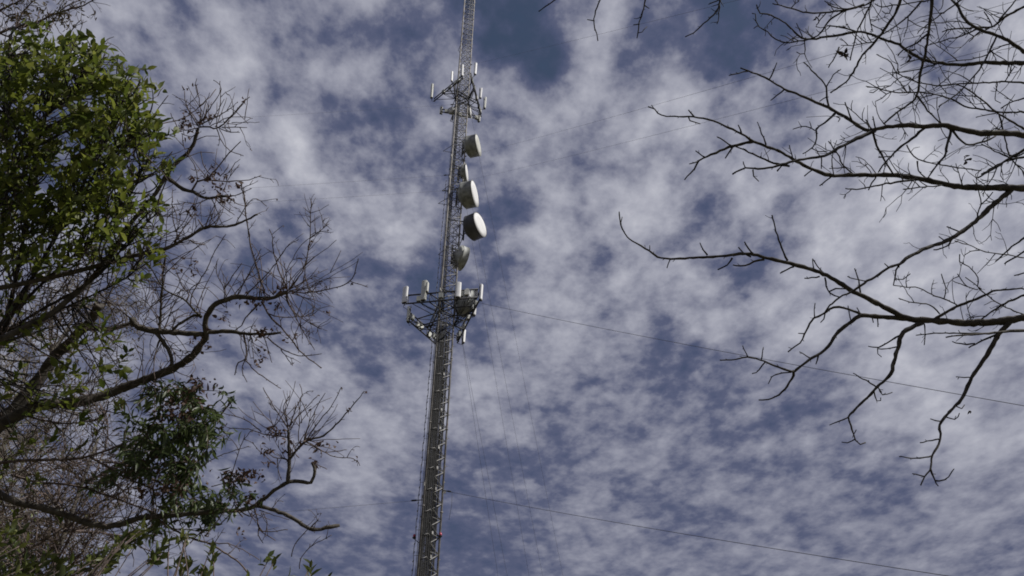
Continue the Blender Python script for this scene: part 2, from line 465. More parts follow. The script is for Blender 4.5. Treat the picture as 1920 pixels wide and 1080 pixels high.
# ------------------------------------------------------------------ microwave dishes
UPV = Vector((0, 0, 1))
def dish(cpx, cpy, depth, ax, dia, L, mat_s, label, group='round microwave dishes on the mast', mount=True, mat_r=None):
    """cpx, cpy: pixel of the radome centre; ax: horizontal direction it faces"""
    ax = Vector((ax[0], ax[1], ax[2] if len(ax) > 2 else 0)).normalized(); c = P(cpx, cpy, depth); r = dia / 2
    o = thing('microwave_dish', c, label, 'dish antenna', group)
    back = c - ax * L
    b = MB(); b.lathe(back, ax, [(0, r), (.02, r + .02), (.05, r + .02), (.07, r), (L * .96, r), (L * .97, r + .03), (L, r + .03), (L, r - .03), (L * .9, r - .03), (0.02, r - .02)], 40, True, False); b.build('shroud', mat_s, o)
    b = MB(); b.lathe(back, ax, [(-.42 * r, .16 * r), (-.40 * r, .30 * r), (-.30 * r, .55 * r), (-.14 * r, .82 * r), (0, r - .005)], 36); b.build('reflector', M['grey'] if mat_s is not M['shroud_dark'] else M['shroud_dark'], o)
    b = MB(); b.lathe(c, ax, [(-.05, r - .035), (.0, r - .05), (.035, r * .6), (.05, r * .1)], 40); b.build('radome', mat_r or M['radome'], o)
    if mount:
        m0 = back - ax * (.55 * r); side = ax.cross(UPV)
        b = MB(); b.bar(m0 - UPV * 1.1, m0 + UPV * 1.1, .075, 8)
        b.bar(m0 + UPV * .45, back - ax * (.3 * r) + UPV * .35, .05, 6); b.bar(m0 - UPV * .45, back - ax * (.3 * r) - UPV * .35, .05, 6)
        b.bar(m0, back - ax * (.40 * r), .13, 8)
        tgt = Vector((MX, MY, 0)); leg = min(LEG, key=lambda v: (Z(v, m0.z) - m0).length)
        for dz in (-.7, .7):
            b.bar(m0 + UPV * dz, Z(leg, m0.z + dz), .04, 6)
        q = [v for v in LEG if v is not leg]
        b.bar(back + side * r * .7, Z(q[0], m0.z + .2), .035, 5); b.bar(back + UPV * r * .8, Z(q[1], m0.z + r * 1.3), .035, 5); b.tube([m0 - UPV * .2, m0 - UPV * 1.2 + side * .2, Z(leg, m0.z - 2.6)], .03, 5)
        b.build('mount', M['steel_dark'], o)
    return o
dz_ = lambda y: (MZ(y) - CAM.z) / math.sin(PITCH + math.atan((540 - y) / FPX)) * math.cos(math.atan((540 - y) / FPX))
dish(897, 272, dz_(272) - .2, (.97, -.24), 2.05, .95, M['shroud'], 'topmost round dish in a grey drum below the upper antenna ring', mat_r=M['cream'])
dish(875.5, 325, dz_(325) + .4, (.985, -.12), 1.65, .30, M['shroud'], 'thin white dish edge peeping out behind the second drum dish')
dish(890.5, 363, dz_(363) - .3, (.965, -.25), 2.35, 1.0, M['shroud'], 'broad drum dish with a white face seen nearly edge on, directly above the black drum')
dish(900.5, 421, dz_(421) - .3, (.89, -.46), 2.2, .98, M['shroud_dark'], 'dish in a black drum with the widest bright white face')
dish(870, 486, dz_(486) + .8, (.86, .50), 2.0, .55, M['grey'], 'grey dish seen from behind and below beside the mast under the black drum')
dish(878, 570, dz_(570) + 1.0, (.86, .50), 2.2, .5, M['grey'], 'grey dish half hidden behind the right boom of the lower antenna ring')
dish(847, 206, dz_(206) + 1.5, (-.15, -.98, -.1), .80, .28, M['shroud'], 'small round dish on the left side under the upper antenna ring')
dish(883, 211, dz_(211) + 1.5, (.985, -.12), 1.15, .06, M['white'], 'small white dish seen edge on at the right under the upper antenna ring')

# ------------------------------------------------------------------ sector antennas
def panel(px, py, z, L, w, out, label, group, mat='white', d=.13, thin=1.0):
    c = PZ(px, py, z); out = Vector((out[0], out[1], 0)).normalized(); s = out.cross(UPV)
    o = thing('panel_antenna', c, label, 'panel antenna', group)
    b = MB(); prof = []
    n = 10; k0 = 0
    # rounded-front box section, slightly tilted down
    tilt = -.03
    for zz, sc_ in ((-L / 2, .9), (-L / 2 + .03, 1), (L / 2 - .03, 1), (L / 2, .9)):
        ring = []
        for k in range(n + 1):
            an = math.pi * k / n
            ring.append((math.cos(an) * w / 2 * sc_, (.35 + .65 * math.sin(an)) * d * sc_ if 0 < k < n else .2 * d))
        ring += [(-w / 2 * sc_, -.4 * d), (w / 2 * sc_, -.4 * d)]
        for (a, q) in ring: b.v.append(c + s * a + out * (q + .12 - tilt * zz) + UPV * zz)
    m = n + 3
    for i in range(3):
        for k in range(m): b.f.append((i * m + k, i * m + (k + 1) % m, (i + 1) * m + (k + 1) % m, (i + 1) * m + k)); b.sm.append(False)
    b.f.append(tuple(range(m - 1, -1, -1))); b.sm.append(False)
    b.f.append(tuple(3 * m + k for k in range(m))); b.sm.append(False)
    b.build('radome', M[mat], o)
    b = MB(); b.bar(c - UPV * (L / 2 + .18), c + UPV * (L / 2 + .12), .035, 6); b.build('pipe', M['steel_dark'], o)
    b = MB()
    for zz in (-L * .33, L * .33): b.box(c + UPV * zz + out * .05, s * .06, out * .06, UPV * .05)
    b.box(c - UPV * (L / 2 + .02) + out * .12, s * w * .36, out * d * .4, UPV * .05)
    b.tube([c - UPV * (L / 2) + out * .1, c - UPV * (L / 2 + .3) + s * .1, c - UPV * (L / 2 + .25) - out * .4], .02, 5)
    b.build('bracket', M['cable'], o)
    return o
def ring(z, booms, label, dz, rail=.062):
    """three pairs of horizontal rails, each tied back to the mast by struts"""
    o = thing('antenna_frame', Vector((MX, MY, z)), label, 'antenna frame')
    for (a, c) in booms:
        a = Vector((*a, z)); c = Vector((*c, z)); b = MB()
        for h in (-dz, dz): b.bar(a + UPV * h, c + UPV * h, rail, 6)
        for t in (.03, .33, .67, .97): b.bar(a.lerp(c, t) - UPV * dz, a.lerp(c, t) + UPV * dz, .03, 5)
        b.build('boom', M['steel_dark'], o)
        b = MB(); mid = a.lerp(c, .5); leg = min(LEG, key=lambda v: (Z(v, z) - mid).length); l2 = sorted(LEG, key=lambda v: (Z(v, z) - mid).length)[1]
        for h in (-dz, dz):
            b.bar(a.lerp(c, .32) + UPV * h, Z(leg, z + h), .05, 5); b.bar(a.lerp(c, .68) + UPV * h, Z(l2, z + h), .05, 5)
        b.bar(a.lerp(c, .32) + UPV * dz, Z(leg, z - dz), .022, 5); b.bar(a.lerp(c, .68) - UPV * dz, Z(l2, z + dz), .022, 5)
        b.bar(a.lerp(c, .08) - UPV * dz, Z(leg, z - dz - .9), .03, 5); b.bar(a.lerp(c, .92) - UPV * dz, Z(l2, z - dz - .9), .03, 5)
        b.build('strut', M['steel_dark'], o)
        dv = (c - a).normalized(); nv = Vector((-dv.y, dv.x, 0))
        for t in (.14, .34, .52, .74, .88):
            if rm.random() < .1: continue
            q = a.lerp(c, t + rm.uniform(-.05, .05)) + UPV * rm.uniform(-.1, .2)
            b = MB(); b.box(q, dv * .16, nv * .09, UPV * .24); b.box(q + nv * .1, dv * .12, nv * .02, UPV * .2); b.build('radio_unit', rm.choice((M['grey'], M['cream'], M['shroud'])), o)
            b = MB(); e = Z(min(LEG, key=lambda v: (Z(v, q.z) - q).length), q.z - rm.uniform(.6, 1.6))
            for j in range(3):
                w = q.lerp(e, .5) - UPV * rm.uniform(.3, .7) + Vector((rm.uniform(-.2, .2), rm.uniform(-.2, .2), 0)); p0 = q - UPV * .24 + dv * (.08 * (j - 1))
                b.tube([p0 * (1 - u) ** 2 + w * 2 * u * (1 - u) + e * u * u for u in [k / 8 for k in range(9)]], .02, 5)
            b.build('jumper_cable', M['cable'], o)
    b = MB()
    for h in (-dz, dz):
        for k in range(3): b.bar(Z(LEG[k], z + h), Z(LEG[(k + 1) % 3], z + h), .05, 5)
    b.build('collar', M['steel_dark'], o)
    return o
ZL = 44.1
ring(ZL, [((-7.85, 45.25), (-2.5, 44.55)), ((-2.35, 44.75), (-4.25, 49.7)), ((-7.95, 46.9), (-5.9, 49.9))], 'dark three-sided antenna frame ringing the mast under the dishes', .42)
GL = 'white panel antennas on the lower ring'
for a in [(761, 555, 1.55, .42, (-.4, -.9), 'stout white panel antenna at the far left end of the lower ring', 'white'),
          (796, 547, 1.9, .42, (-.2, -1), 'tallest cream panel antenna on the lower ring, between its left end and the mast', 'cream'),
          (802, 541, .9, .2, (-.2, -1), 'short cream panel tucked behind the tallest panel of the lower ring', 'cream'),
          (859, 546, 1.45, .42, (.1, -1), 'white panel antenna just right of the mast on the lower ring', 'white'),
          (880, 553, .75, .22, (.2, -1), 'smallest white panel between the mast panel and the right corner of the lower ring', 'white'),
          (890, 552, .8, .22, (.8, -.4), 'small white panel just left of the right corner panel of the lower ring', 'white'),
          (899, 549, 1.5, .3, (.95, -.3), 'slim white panel antenna at the far right corner of the lower ring', 'white'),
          (887, 578, 1.4, .26, (.95, .25), 'pale panel antenna halfway down the right boom of the lower ring', 'white'),
          (769, 589, 1.5, .28, (-.9, .2), 'grey-white panel antenna on the left boom below the far left one', 'cream'),
          (867, 630, 1.3, .26, (.9, .45), 'lowest white panel antenna at the bottom end of the right boom', 'white'),
          (859, 629, .7, .22, (-.3, .95), 'short white panel left of the lowest panel on the right boom', 'white')]:
    panel(a[0], a[1], ZL + .1, a[2], a[3], a[4], a[5], GL, a[6])
ZU = 72.6
ring(ZU, [((-7.75, 46.7), (-4.7, 44.0)), ((-4.0, 43.8), (-3.1, 48.5)), ((-7.1, 47.9), (-3.2, 48.8))], 'dark three-sided antenna frame ringing the mast above the dishes', .24)
GU = 'white panel antennas on the upper ring'
for a in [(812, 172, 2.3, .26, (-.8, -.6), 'cream panel antenna at the far left end of the upper ring', 'cream'),
          (868, 134, 1.9, .22, (-.5, -.85), 'white panel antenna in front of the mast at the top of the upper ring', 'white'),
          (849, 145, 1.6, .16, (-.6, -.8), 'thin white panel left of the mast above the long left boom', 'white'),
          (890, 131, 1.9, .26, (.6, -.8), 'white panel antenna right of the mast, highest on the upper ring', 'white'),
          (899, 175, 1.7, .22, (.98, -.1), 'white panel antenna in the middle of the right boom of the upper ring', 'white'),
          (907, 193, 1.9, .26, (.95, .1), 'panel antenna at the far right end of the upper ring', 'cream'),
          (828, 205, 1.2, .3, (-.3, .9), 'short cream panel at the lower left corner of the upper ring', 'cream'),
          (897, 219, 1.4, .28, (.5, .8), 'grey panel antenna at the lower right corner of the upper ring', 'cream')]:
    panel(a[0], a[1], ZU + .1, a[2], a[3], a[4], a[5], GU, a[6])
# obstruction lights
for (px, py, lab) in ((777, 1004, 'unlit red obstruction lamp on the left flank of the mast'), (826, 1001, 'unlit red obstruction lamp on the right flank of the mast')):
    c = P(px, py, dz_(py)); o = thing('obstruction_light', c, lab, 'warning light', 'red obstruction lamps on the mast')
    b = MB(); b.lathe(c - UPV * .13, UPV, [(0, .07), (.05, .085), (.14, .085), (.20, .05), (.22, .015)], 14); b.build('lens', M['red'], o)
    b = MB(); b.lathe(c - UPV * .2, UPV, [(0, .08), (.06, .12), (.07, .12)], 12)
    leg = min(LEG, key=lambda v: (Z(v, c.z) - c).length); b.tube([c - UPV * .16, c - UPV * .22, Z(leg, c.z - .22)], .022, 5); b.build('bracket', M['steel_dark'], o)
#TREES-BEGIN
# ------------------------------------------------------------------ trees
# traced branch lines: region code -> photo pixel = offset + value / scale
REG = {'A': (1000, 0, 3), 'B': (1440, 0, 3), 'C': (1100, 340, 3), 'D': (1440, 340, 3), 'E': (1340, 580, 2.571),
       'a': (0, 0, 3), 'b': (0, 340, 3), 'c': (0, 700, 2.842), 'x': (260, 140, 3), 'y': (260, 440, 3), 'z': (260, 720, 3),
       'F': (1640, 0, 5.143), 'G': (1640, 180, 5.143), 'p': (0, 0, 1)}
class Tree:
    def __init__(s, root, trunk, depth, seed, mats, tr):
        s.root = root; s.tr = tr; s.depth = depth; s.S = []; s.rng = random.Random(seed); s.mats = mats; s.cur = root; s.ntw = 0
        s.tw = 1.5; s.lw = 1.15; s.tips = []; s.fine = MB(); s.acc = []
    def trunk_at(s, z):
        """tr: list of (x, y, z, r)"""
        T = s.tr
        for i in range(len(T) - 1):
            if T[i][2] <= z <= T[i + 1][2] or i == len(T) - 2:
                t = (z - T[i][2]) / (T[i + 1][2] - T[i][2]); t = max(0, min(1, t))
                return Vector(T[i][:3]).lerp(Vector(T[i + 1][:3]), t)
    def near(s, x, y, lim=16):
        best = None
        for q in s.S:
            d = (q[0] - x) ** 2 + (q[1] - y) ** 2
            if best is None or d < best[0]: best = (d, q[2])
        return best[1] if best and best[0] < lim * lim else None
    def pts3(s, pts, d0, slope, w0, w1, step=7, jit=.5):
        q = spline(pts, step); n = len(q); L = 0; out = []; rad = []; px = []
        rg = s.rng; ph = rg.uniform(0, 6)
        for i, p in enumerate(q):
            if i: L += math.dist(p, q[i - 1])
            d = d0 + slope * L * d0 / FPX + .12 * (math.sin(L / 90 + ph) - math.sin(ph))
            t = i / max(1, n - 1)
            k = jit if 0 < i < n - 1 else 0
            x = p[0] + rg.gauss(0, k); y = p[1] + rg.gauss(0, k)
            w = w0 + (w1 - w0) * t ** .85
            w *= rg.uniform(.88, 1.14) if w0 < 6 else rg.uniform(.84, 1.16)
            out.append(P(x, y, d)); rad.append(max(.0012, w * .5 * d / FPX)); px.append((x, y, d))
        return out, rad, px
    def branch(s, kind, reg, w0, w1, pts, spurs=True):
        if kind == 'T': w0 *= s.tw; w1 *= s.tw
        else: w0 *= s.lw; w1 *= s.lw * 1.25
        ox, oy, k = REG[reg]
        pts = [(ox + x / k, oy + y / k) for x, y in pts]
        rg = s.rng
        d0 = s.near(*pts[0]); att = d0 is not None
        if d0 is None:
            # a traced piece may meet its limb at the other end only: fall back to the tree's depth
            d0 = s.depth + rg.uniform(-.25, .25)
        slope = rg.uniform(-.35, .35) if kind != 'L' else rg.uniform(-.12, .12)
        o, r, px = s.pts3(pts, d0, slope, w0, w1)
        if kind == 'L' and s.tr:
            first = o[0]; hz = math.hypot(first.x - s.tr[0][0], first.y - s.tr[0][1])
            a = s.trunk_at(first.z - .35 * hz); n = 9; pre = []; prr = []
            tdir = (o[0] - o[min(3, len(o) - 1)]).normalized()
            for i in range(n):
                t = i / n; m = first + tdir * hz * .5
                pre.append(a * (1 - t) ** 2 + m * (2 * t * (1 - t)) + first * t * t); prr.append(r[0] * (1.5 - .5 * t))
            o = pre + o; r = prr + r
        b = MB(); b.tube(o, r, 8 if w0 > 7 else (6 if w0 > 3 else 5))
        # buds and little spurs
        if spurs:
            L = 0; nx = rg.uniform(6, 18)
            for i in range(1, len(px) - 1):
                L += math.dist(px[i][:2], px[i - 1][:2])
                if L > nx:
                    nx = L + rg.uniform(9, 30)
                    dx = px[i + 1][0] - px[i - 1][0]; dy = px[i + 1][1] - px[i - 1][1]; l = math.hypot(dx, dy) or 1
                    sd = rg.choice((-1, 1)); ln = rg.choice((2.5, 3, 4, 5, 7)); an = rg.uniform(.4, 1.1)
                    ex = px[i][0] + ln * (dx / l * math.cos(an) - sd * dy / l * math.sin(an)); ey = px[i][1] + ln * (dy / l * math.cos(an) + sd * dx / l * math.sin(an))
                    dd = px[i][2]; w = rg.uniform(.8, 1.3) * .5 * dd / FPX
                    b.tube([P(px[i][0], px[i][1], dd), P((px[i][0] + ex) / 2 + rg.uniform(-.6, .6), (px[i][1] + ey) / 2, dd - .01), P(ex, ey, dd - .02)], [w * 1.2, w, w * 1.1], 4)
        s.S += px; s.tips.append(px[-1]); s.acc.append((px, w0))
        if kind == 'L':
            s.cur = b.build('limb', s.mats[0], s.root); s.ltw = 0
        else:
            s.ntw += 1
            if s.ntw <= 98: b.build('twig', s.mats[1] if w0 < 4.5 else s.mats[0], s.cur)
            else:
                k0 = len(s.fine.v); s.fine.v += b.v; s.fine.f += [tuple(i + k0 for i in f) for f in b.f]; s.fine.sm += b.sm
        return px
    def load(s, text):
        for ln in text.strip().splitlines():
            ln = ln.strip()
            if not ln: continue
            h, q = ln.split(':'); kind, reg, w0, w1 = h.split()
            pts = [tuple(float(v) for v in c.split(',')) for c in q.split()]
            s.branch(kind, reg, float(w0), float(w1), pts)
    def fill(s, n, box, lmin, lmax, w, bend=.5, gen=1, up=0.0):
        """grow extra fine twigs from points of the traced branches inside a pixel box"""
        rg = s.rng; cand = [(px, i) for px, w0 in s.acc for i in range(1, len(px) - 1) if box[0] < px[i][0] < box[2] and box[1] < px[i][1] < box[3]]
        for _ in range(n):
            if not cand: return
            px, i = rg.choice(cand); x, y, d = px[i]
            dx = px[i + 1][0] - px[i - 1][0]; dy = px[i + 1][1] - px[i - 1][1]
            an = math.atan2(dy, dx) + rg.choice((-1, 1)) * rg.uniform(.35, 1.25)
            if up and rg.random() < up: an = -rg.uniform(.3, 2.4)
            ln = rg.uniform(lmin, lmax); k = max(3, int(ln / 9)); pts = [(x, y)]; cv = rg.gauss(0, bend) / k
            for j in range(k):
                an += cv + rg.gauss(0, .10); x += math.cos(an) * ln / k; y += math.sin(an) * ln / k; pts.append((x, y))
            ww = w * rg.uniform(.75, 1.2); sl = rg.uniform(-.6, .6)
            o, r, q = s.pts3(pts, d, sl, ww, ww * .55, 9, .4)
            s.fine.tube(o, r, 4); s.tips.append(q[-1])
            if gen:
                for _k in range(rg.randint(0, 3)):
                    j = rg.randrange(1, len(q)); x2, y2, d2 = q[j]; a2 = an + rg.choice((-1, 1)) * rg.uniform(.4, 1.0); l2 = ln * rg.uniform(.2, .45)
                    o2, r2, q2 = s.pts3([(x2, y2), (x2 + math.cos(a2) * l2 * .5, y2 + math.sin(a2) * l2 * .5), (x2 + math.cos(a2 + .2) * l2, y2 + math.sin(a2 + .2) * l2)], d2, sl, ww * .75, ww * .5, 9, .4)
                    s.fine.tube(o2, r2, 4); s.tips.append(q2[-1])
    def finish(s, mat):
        if s.fine.v:
            tag(s.fine.build('fine_twig', mat, s.root), kind='stuff')
    def trunk(s, mat):
        T = s.tr; q = spline(T, .6); b = MB(); rg = s.rng
        b.tube([Vector(p[:3]) + Vector((rg.gauss(0, .012), rg.gauss(0, .012), 0)) for p in q], [p[3] for p in q], 12)
        b.build('trunk', mat, s.root)
def leafcurl(b, c, size, rg, n=3):
    for _ in range(n):
        d = Vector((rg.gauss(0, 1), rg.gauss(0, 1), rg.gauss(-.6, .7))).normalized(); nn = Vector((rg.gauss(0, 1), rg.gauss(0, 1), rg.gauss(0, 1)))
        b.leaf(c + d * size * rg.uniform(-.2, .2), d, nn, size * rg.uniform(.6, 1.2), size * rg.uniform(.35, .7), .5, .3, .15)

# ---- bare tree on the right, near limbs
tr = [(7.6, 5.6, -.1, .22), (7.7, 5.55, 2.5, .17), (7.85, 5.5, 5.0, .14), (8.0, 5.5, 7.5, .10), (8.1, 5.5, 9.6, .05)]
rt = thing('bare_tree', Vector(tr[0][:3]), 'leafless tree whose three long dark limbs reach in from the right edge', 'tree', 'bare trees on the right')
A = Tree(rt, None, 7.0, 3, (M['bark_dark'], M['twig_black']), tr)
A.trunk(M['bark_dark'])
A.load('''
L D 13 1.6: 1480,765 1440,768 1330,785 1200,795 1080,795 900,780 800,775 740,750 690,725 610,685 540,645 480,620 400,570 330,530 250,495 150,470 90,453 -20,430 -80,410 -160,410 -260,420 -340,425 -420,430 -543,437 -620,425 -670,390 -740,350 -795,310 -830,245 -837,170
T C 2.4 1.6: 940,410 910,380 888,340
T C 2.6 1.6: 925,425 880,400 853,370
T C 2.4 1.4: 680,415 655,385 637,345
T C 2.6 1.6: 820,430 790,470 737,497
T C 3.2 1.6: 1000,440 940,450 890,475 822,470
T C 2.6 1.6: 1130,445 1095,370 1060,260 1043,190
T C 2.4 1.6: 1165,480 1088,517
T C 2.2 1.4: 1310,535 1225,545
T C 1.8 1.3: 1280,500 1270,440
T C 2.2 1.3: 1350,530 1300,480 1270,435
T C 1.8 1.3: 470,440 452,488
T C 1.4 1.2: 355,385 355,360
T C 1.2 1.2: 192,235 200,200
T D 2.2 1.5: 320,540 330,590 350,630 400,650
T D 2 1.5: 345,620 380,605 440,605
T D 2.2 1.4: 520,635 510,560 487,490
T D 7 3: 800,775 700,765 600,760 520,755 470,790 400,840 370,880 340,925 300,965 240,1000 190,1035 150,1070
T E 3.5 1.6: 380,295 380,320 350,370 310,410 260,435 212,437
T E 3 1.5: 375,300 310,280 240,250 160,230 100,242 25,245
T E 1.8 1.2: 160,230 135,175
T E 1.8 1.2: 225,243 235,182
T E 2 1.3: 243,255 200,305 180,310
T E 2 1.3: 370,303 310,310 275,325
T E 1.6 1.2: 310,310 275,325 258,360
T E 1.8 1.3: 465,237 408,205
T E 2 1.3: 500,225 488,265
T D 3.6 1.6: 530,752 480,730 430,712 370,708 310,748 260,768 235,800 205,860 180,910 135,940 112,960
T D 1.7 1.3: 465,780 460,740 450,700
T D 1.7 1.3: 520,745 500,710
T D 1.6 1.2: 262,765 260,720 265,685
T D 1.8 1.2: 322,740 315,775 295,795
T D 1.5 1.2: 205,857 170,855
T E 6.5 1.6: 1000,65 910,110 885,180 860,270 850,310 810,350 770,390 720,440 670,490 645,520 655,560 670,600 680,630 700,652 727,642
T E 1.8 1.2: 678,625 640,643 612,640
T E 2 1.2: 645,520 600,540 553,558
T E 2.2 1.3: 780,375 730,345 668,308
T E 1.8 1.2: 768,395 780,440 800,440 800,425
T E 1.7 1.2: 785,370 805,400
T E 1.5 1.2: 790,380 810,412 857,400
T E 2 1.3: 885,180 830,190 785,190
T E 2.6 1.3: 905,115 850,150 790,185 740,178
T E 1.5 1.1: 785,188 785,215 805,230
T E 1.4 1.1: 672,600 683,580
T E 7 1.8: 1440,45 1410,75 1370,120 1330,190 1280,270 1250,310 1220,370 1200,420 1160,465 1110,520 1085,560 1088,600 1080,650 1050,700 1045,740 1038,775 1010,805 993,848
T E 2.6 1.4: 1040,770 1060,820 1078,852
T E 2 1.3: 1063,826 1110,822 1155,768
T E 1.8 1.3: 1010,806 952,792
T E 2.2 1.3: 1048,706 970,718 890,710
T E 2 1.3: 1080,625 990,643
T E 1.8 1.3: 1092,540 1040,528
T E 1.7 1.2: 1160,465 1190,480 1205,460
T E 1.7 1.2: 1112,518 1160,530 1180,500
T E 1.7 1.2: 1240,330 1163,325
T E 4 1.8: 1500,102 1400,108 1300,118 1200,125 1115,135
T E 2.4 1.3: 1300,117 1170,115 1080,115 970,125
T E 2.8 1.5: 1370,118 1290,150 1225,185
T E 2.2 1.4: 1255,165 1190,168 1145,155
T E 1.8 1.3: 1010,68 1015,140 1010,172
T E 1.7 1.3: 760,42 765,65
T E 1.7 1.3: 785,45 787,85
T D 4.2 1.8: 940,775 1060,705 1150,670 1230,635 1290,612 1440,605 1480,600
T D 2 1.3: 1065,698 990,660 940,645 850,600 780,595 705,585
T D 1.5 1.2: 990,660 1000,600 975,520
T D 2 1.3: 965,745 905,695 820,685 735,658
T D 2 1.3: 1440,750 1320,700 1230,640 1180,590 1180,540 1130,480 1080,450 1078,410
T D 1.5 1.2: 1200,605 1110,540
T D 1.5 1.2: 1180,610 1120,590 1065,520
T D 1.4 1.1: 1120,592 1040,560
T D 3 1.6: 1470,630 1440,640 1310,700 1200,775
T D 1.8 1.2: 1440,430 1280,405 1200,390 1150,365 1050,335
T D 1.4 1.1: 1190,388 1140,395 1105,415
T D 2.6 1.6: 1470,300 1440,320 1370,370 1280,450
T D 2.6 1.6: 1470,375 1440,395 1330,465
T D 1.8 1.4: 1440,515 1385,530
L B 12 1.6: 1500,1058 1440,1058 1300,1055 1150,1055 1050,1045 950,1025 850,1005 750,990 650,985 500,985 370,988 280,965 200,930 140,895 60,850 0,825 -80,795 -150,750 -220,720 -280,690 -340,672 -420,657 -500,657 -570,655 -620,635 -640,615 -675,600
T A 1.5 1.2: 680,615 665,590
T A 2.2 1.4: 905,657 872,618
T A 1.8 1.2: 872,657 880,680 940,697
T A 2.2 1.3: 1170,748 1152,702
T A 2.0 1.2: 1310,815 1285,750 1260,685
T A 4.5 1.6: 1240,797 1170,808 1120,822 1050,850 980,880 930,905 905,950 850,1012
T A 2.2 1.4: 965,885 912,848
T A 2 1.3: 930,906 878,922
T A 2.4 1.5: 1125,821 1080,890
T A 2.2 1.3: 1115,820 1035,770
T A 3.4 2: 1440,935 1350,915 1260,880 1190,845 1140,825
T D 7 2: 1370,45 1280,120 1200,195 1130,255 1040,315 960,350 890,375 800,420 740,465 680,485 620,525 540,575 470,620 400,655 345,700 322,735
T D 1.6 1.2: 680,485 655,462
T D 2.2 1.4: 740,467 720,500 715,550 705,585
T D 1.6 1.2: 715,550 760,550 800,520
T D 2.6 1.4: 1040,318 1000,370 930,385
T D 2 1.3: 1080,285 1005,255
T D 1.5 1.2: 990,332 960,310
T D 2 1.3: 1180,210 1185,150 1240,90 1265,60
T D 1.8 1.3: 555,562 490,550 447,535
T B 2.2 1.5: 360,990 290,1045
T B 2.0 1.5: 250,955 205,990
T B 2.2 1.4: 480,980 420,930 400,880 340,795
T B 1.6 1.2: 440,945 345,948
T B 2.2 1.5: 610,988 565,1070
T B 3 1.5: 850,1008 715,1025 600,1045 500,1065 435,1060
T B 2 1.4: 1010,1040 900,1050 760,1065
L B 12 1.7: 1500,764 1440,760 1330,748 1200,750 1110,735 1030,715 980,705 880,710 790,705 700,710 620,725 570,735 520,715 460,675 400,640 340,605 270,575 200,545 90,500 0,445 -40,425 -110,400 -155,382
T A 2 1.3: 1205,402 1150,410 1100,425
T A 2 1.3: 1328,445 1350,400 1370,352
T A 2 1.4: 1410,505 1335,565
T B 5 2: 600,735 500,780 400,832 340,865 270,885 170,900 80,925 0,945 -80,950 -130,945 -200,980
T A 1.8 1.2: 1195,948 1180,908
T A 2 1.3: 1235,955 1240,990 1268,1020
T A 1.8 1.3: 1395,935 1372,965
T B 1.8 1.4: 300,880 300,950
T B 1.6 1.2: 140,893 120,815
T B 1.8 1.3: 95,920 50,960
T B 3.4 1.8: 375,640 320,690 270,725
T B 1.6 1.2: 385,655 405,665 395,685
T B 2.4 1.5: 345,605 330,550 330,490 280,430 200,350
T B 1.7 1.2: 330,485 370,420 410,390
T B 1.5 1.2: 330,545 290,570
T B 2.2 1.4: 475,685 450,620 433,575
T B 2.4 1.5: 585,735 550,672
T B 2 1.3: 605,725 590,655
T B 2.2 1.3: 270,725 275,775 250,830 195,865
T B 1.6 1.2: 265,735 215,710 140,727
T B 1.5 1.1: 248,835 290,850 335,850
T B 3.4 2: 590,735 610,820 640,870 665,920 710,985
T B 4 1.6: 885,715 810,780 730,840 690,880 660,915 620,970
T B 1.8 1.3: 690,880 620,885
T B 4 2: 1030,725 1010,810 990,880 940,940 900,1000
T B 2.2 1.5: 840,905 845,960 900,1010
T B 1.8 1.5: 780,815 820,880 870,905 960,925 1050,940 1200,960
T B 3 2: 1040,735 1110,810 1200,800 1280,765
T B 4 2: 1460,830 1360,890 1270,950 1180,1000
T B 3.4 2: 1460,880 1330,910 1200,980
T B 2 1.5: 1440,860 1360,885 1200,810
T B 2.2 1.5: 1300,640 1330,760 1360,880 1440,970
''')
A.fill(70, (1560, 180, 1925, 400), 20, 80, 2.0)
A.fill(30, (1700, 400, 1925, 640), 15, 60, 1.8)
A.fill(22, (1340, 220, 1700, 420), 8, 28, 1.8, .3, 0)
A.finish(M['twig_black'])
b = MB(); rg = random.Random(8)
for (x, y, sz, n) in ((1813, 300, .05, 5), (1808, 292, .03, 3), (1817, 770, .035, 3)):
    b = MB(); d = (A.near(x, y, 40) or 7.0) - .02; leafcurl(b, P(x, y, d), sz, rg, n); b.build('withered_leaf', M['leaf_black'], rt)

